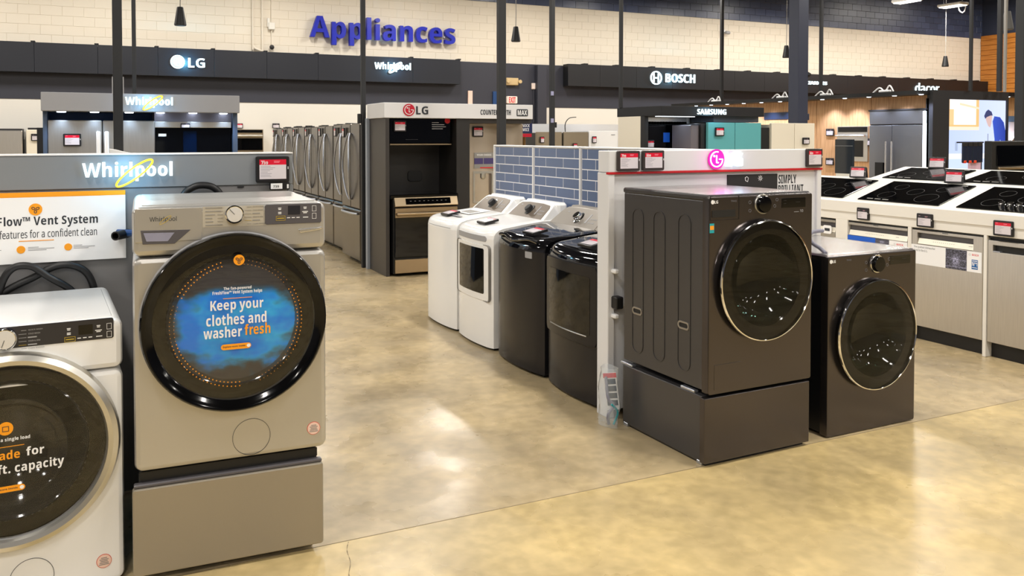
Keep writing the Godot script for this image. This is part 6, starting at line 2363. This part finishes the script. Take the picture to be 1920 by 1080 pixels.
# ------------------------------------------------------------------ poles, column and hanging speakers
func poles_and_speakers():
	# pixel ratio x/-z of each pole, its depth, width, foot
	var list := [
		[0.0213, -5.75, 0.054, 0.0, "thick black power pole in front of the grey kiosk sign"],
		[0.0374, -8.95, 0.036, 2.03, "thin black pole rising from the grey kiosk"],
		[0.2876, -10.42, 0.055, 0.0, "black pole at the left corner of the white canopy"],
		[0.4700, -7.56, 0.072, 0.0, "thick black pole behind the far end of the tiled wall"],
		[0.5442, -12.55, 0.075, 0.0, "dark pole rising behind the far steel refrigerators"],
		[0.6522, -9.95, 0.045, 2.03, "thin black pole rising from the black kiosk canopy"],
		[0.8275, -16.3, 0.07, 0.0, "thin dark pole left of the navy column, near the lit emblem sign"],
		[1.0236, -12.95, 0.06, 0.0, "thin dark pole just right of the navy column"],
		[1.3760, -10.1, 0.05, 2.44, "thin dark pole rising from the lightbox frame"],
		[1.4530, -10.0, 0.07, 2.44, "left, darker one of the two poles before the timber wall"],
		[1.4680, -10.05, 0.045, 2.44, "right, paler one of the two poles before the timber wall"],
		[1.5150, -6.7, 0.105, 0.0, "thick dark pole at the right edge of the picture"]]
	for p in list:
		var o := thing("power_pole", p[4], "pole", Vector3(-p[0] * p[1], 0, p[1]))
		bxx(-p[2] / 2, p[2] / 2, p[3], 7.2, -p[2] / 2, p[2] / 2, 0.004)
		put(o, "pole", G("pole") if p[0] < 1.46 or p[0] > 1.5 else G("print_grey"))
		if p[0] < 0.03:
			for s in [-1.0, 1.0]:
				bx(Vector3(s * 0.03, 1.95, 0.03), Vector3(0.006, 0.1, 0.01))
			put(o, "switch_plate", G("print_mid"), 0.0)
		elif p[0] > 0.54 and p[0] < 0.55:
			for y in [1.9, 2.35]:
				bx(Vector3(-0.02, y, 0.045), Vector3(0.05, 0.07, 0.02), 0.003)
			put(o, "socket", M("pale_socket", Color(0.62, 0.62, 0.75), 0.5))
			bx(Vector3(0.06, 1.83, 0.0), Vector3(0.04, 0.09, 0.05), 0.004)
			put(o, "junction_box", G("black"))
		elif p[0] > 0.28 and p[0] < 0.29:
			bx(Vector3(-0.05, 1.86, 0.0), Vector3(0.04, 0.12, 0.05), 0.004)
			put(o, "junction_box", G("black"))
	var c := thing("column", "wide navy structural column standing right of the lit emblem sign", "column", Vector3(11.72, 0, -12.0))
	bxx(-0.125, 0.125, 0.0, 7.2, -0.125, 0.125, 0.008)
	put(c, "shaft", G("column_navy"))
	bx(Vector3(0.14, 2.0, 0.1), Vector3(0.05, 0.12, 0.05), 0.01)
	put(c, "outlet_box", G("column_navy"))
	T = Transform3D(Basis(), Vector3(0.15, 2.78, 0.1))
	lathe([[0.0, -0.04], [0.04, -0.03], [0.05, 0.0], [0.03, 0.04], [0.0, 0.05]], 12)
	put(c, "camera", G("black"))
	var cones := [
		[Vector3(1.30, 3.66, -15.5), 1.0, "black cone speaker hanging at upper left, above the lit sign with white disc"],
		[Vector3(7.95, 3.78, -16.2), 1.0, "black cone speaker hanging right of the thick black pole"],
		[Vector3(15.9, 3.80, -16.7), 1.0, "black cone speaker hanging just left of the navy column"],
		[Vector3(22.8, 3.87, -17.4), 1.0, "black cone speaker hanging below the glowing strip lights"],
		[Vector3(16.2, 3.92, -11.0), 1.15, "grey cone speaker hanging at the upper right corner"]]
	for q in cones:
		var o := thing("hanging_speaker", q[2], "speaker", q[0])
		var s: float = q[1]
		upright()
		lathe([[0.0, -0.155], [0.088, -0.155], [0.096, -0.148], [0.098, -0.13], [0.052, 0.15], [0.046, 0.16], [0.0, 0.162]], 24)
		var m := put(o, "cabinet", G("black") if s < 1.1 else M("speaker_grey", Color(0.34, 0.34, 0.335), 0.6))
		m.scale = Vector3(s, s, s)
		tube([Vector3(0, 0.15 * s, 0), Vector3(0.005, 0.4, 0), Vector3(0, 3.3, 0)], 0.008, 6)
		put(o, "cable", G("print_grey"))
	var dm := thing("dome_camera", "small dark dome camera at the top edge, left of the thick black pole", "camera", Vector3(7.95, 4.93, -18.0))
	T = Transform3D(Basis(Vector3.RIGHT, PI / 2), Vector3.ZERO)
	lathe([[0.0, -0.1], [0.10, -0.1], [0.10, 0.0], [0.085, 0.03], [0.05, 0.07], [0.0, 0.08]], 20)
	put(dm, "housing", G("soft_black"))
	tube([Vector3(0, 0.08, 0), Vector3(0, 2.25, 0)], 0.02, 8)
	put(dm, "rod", G("pole"))
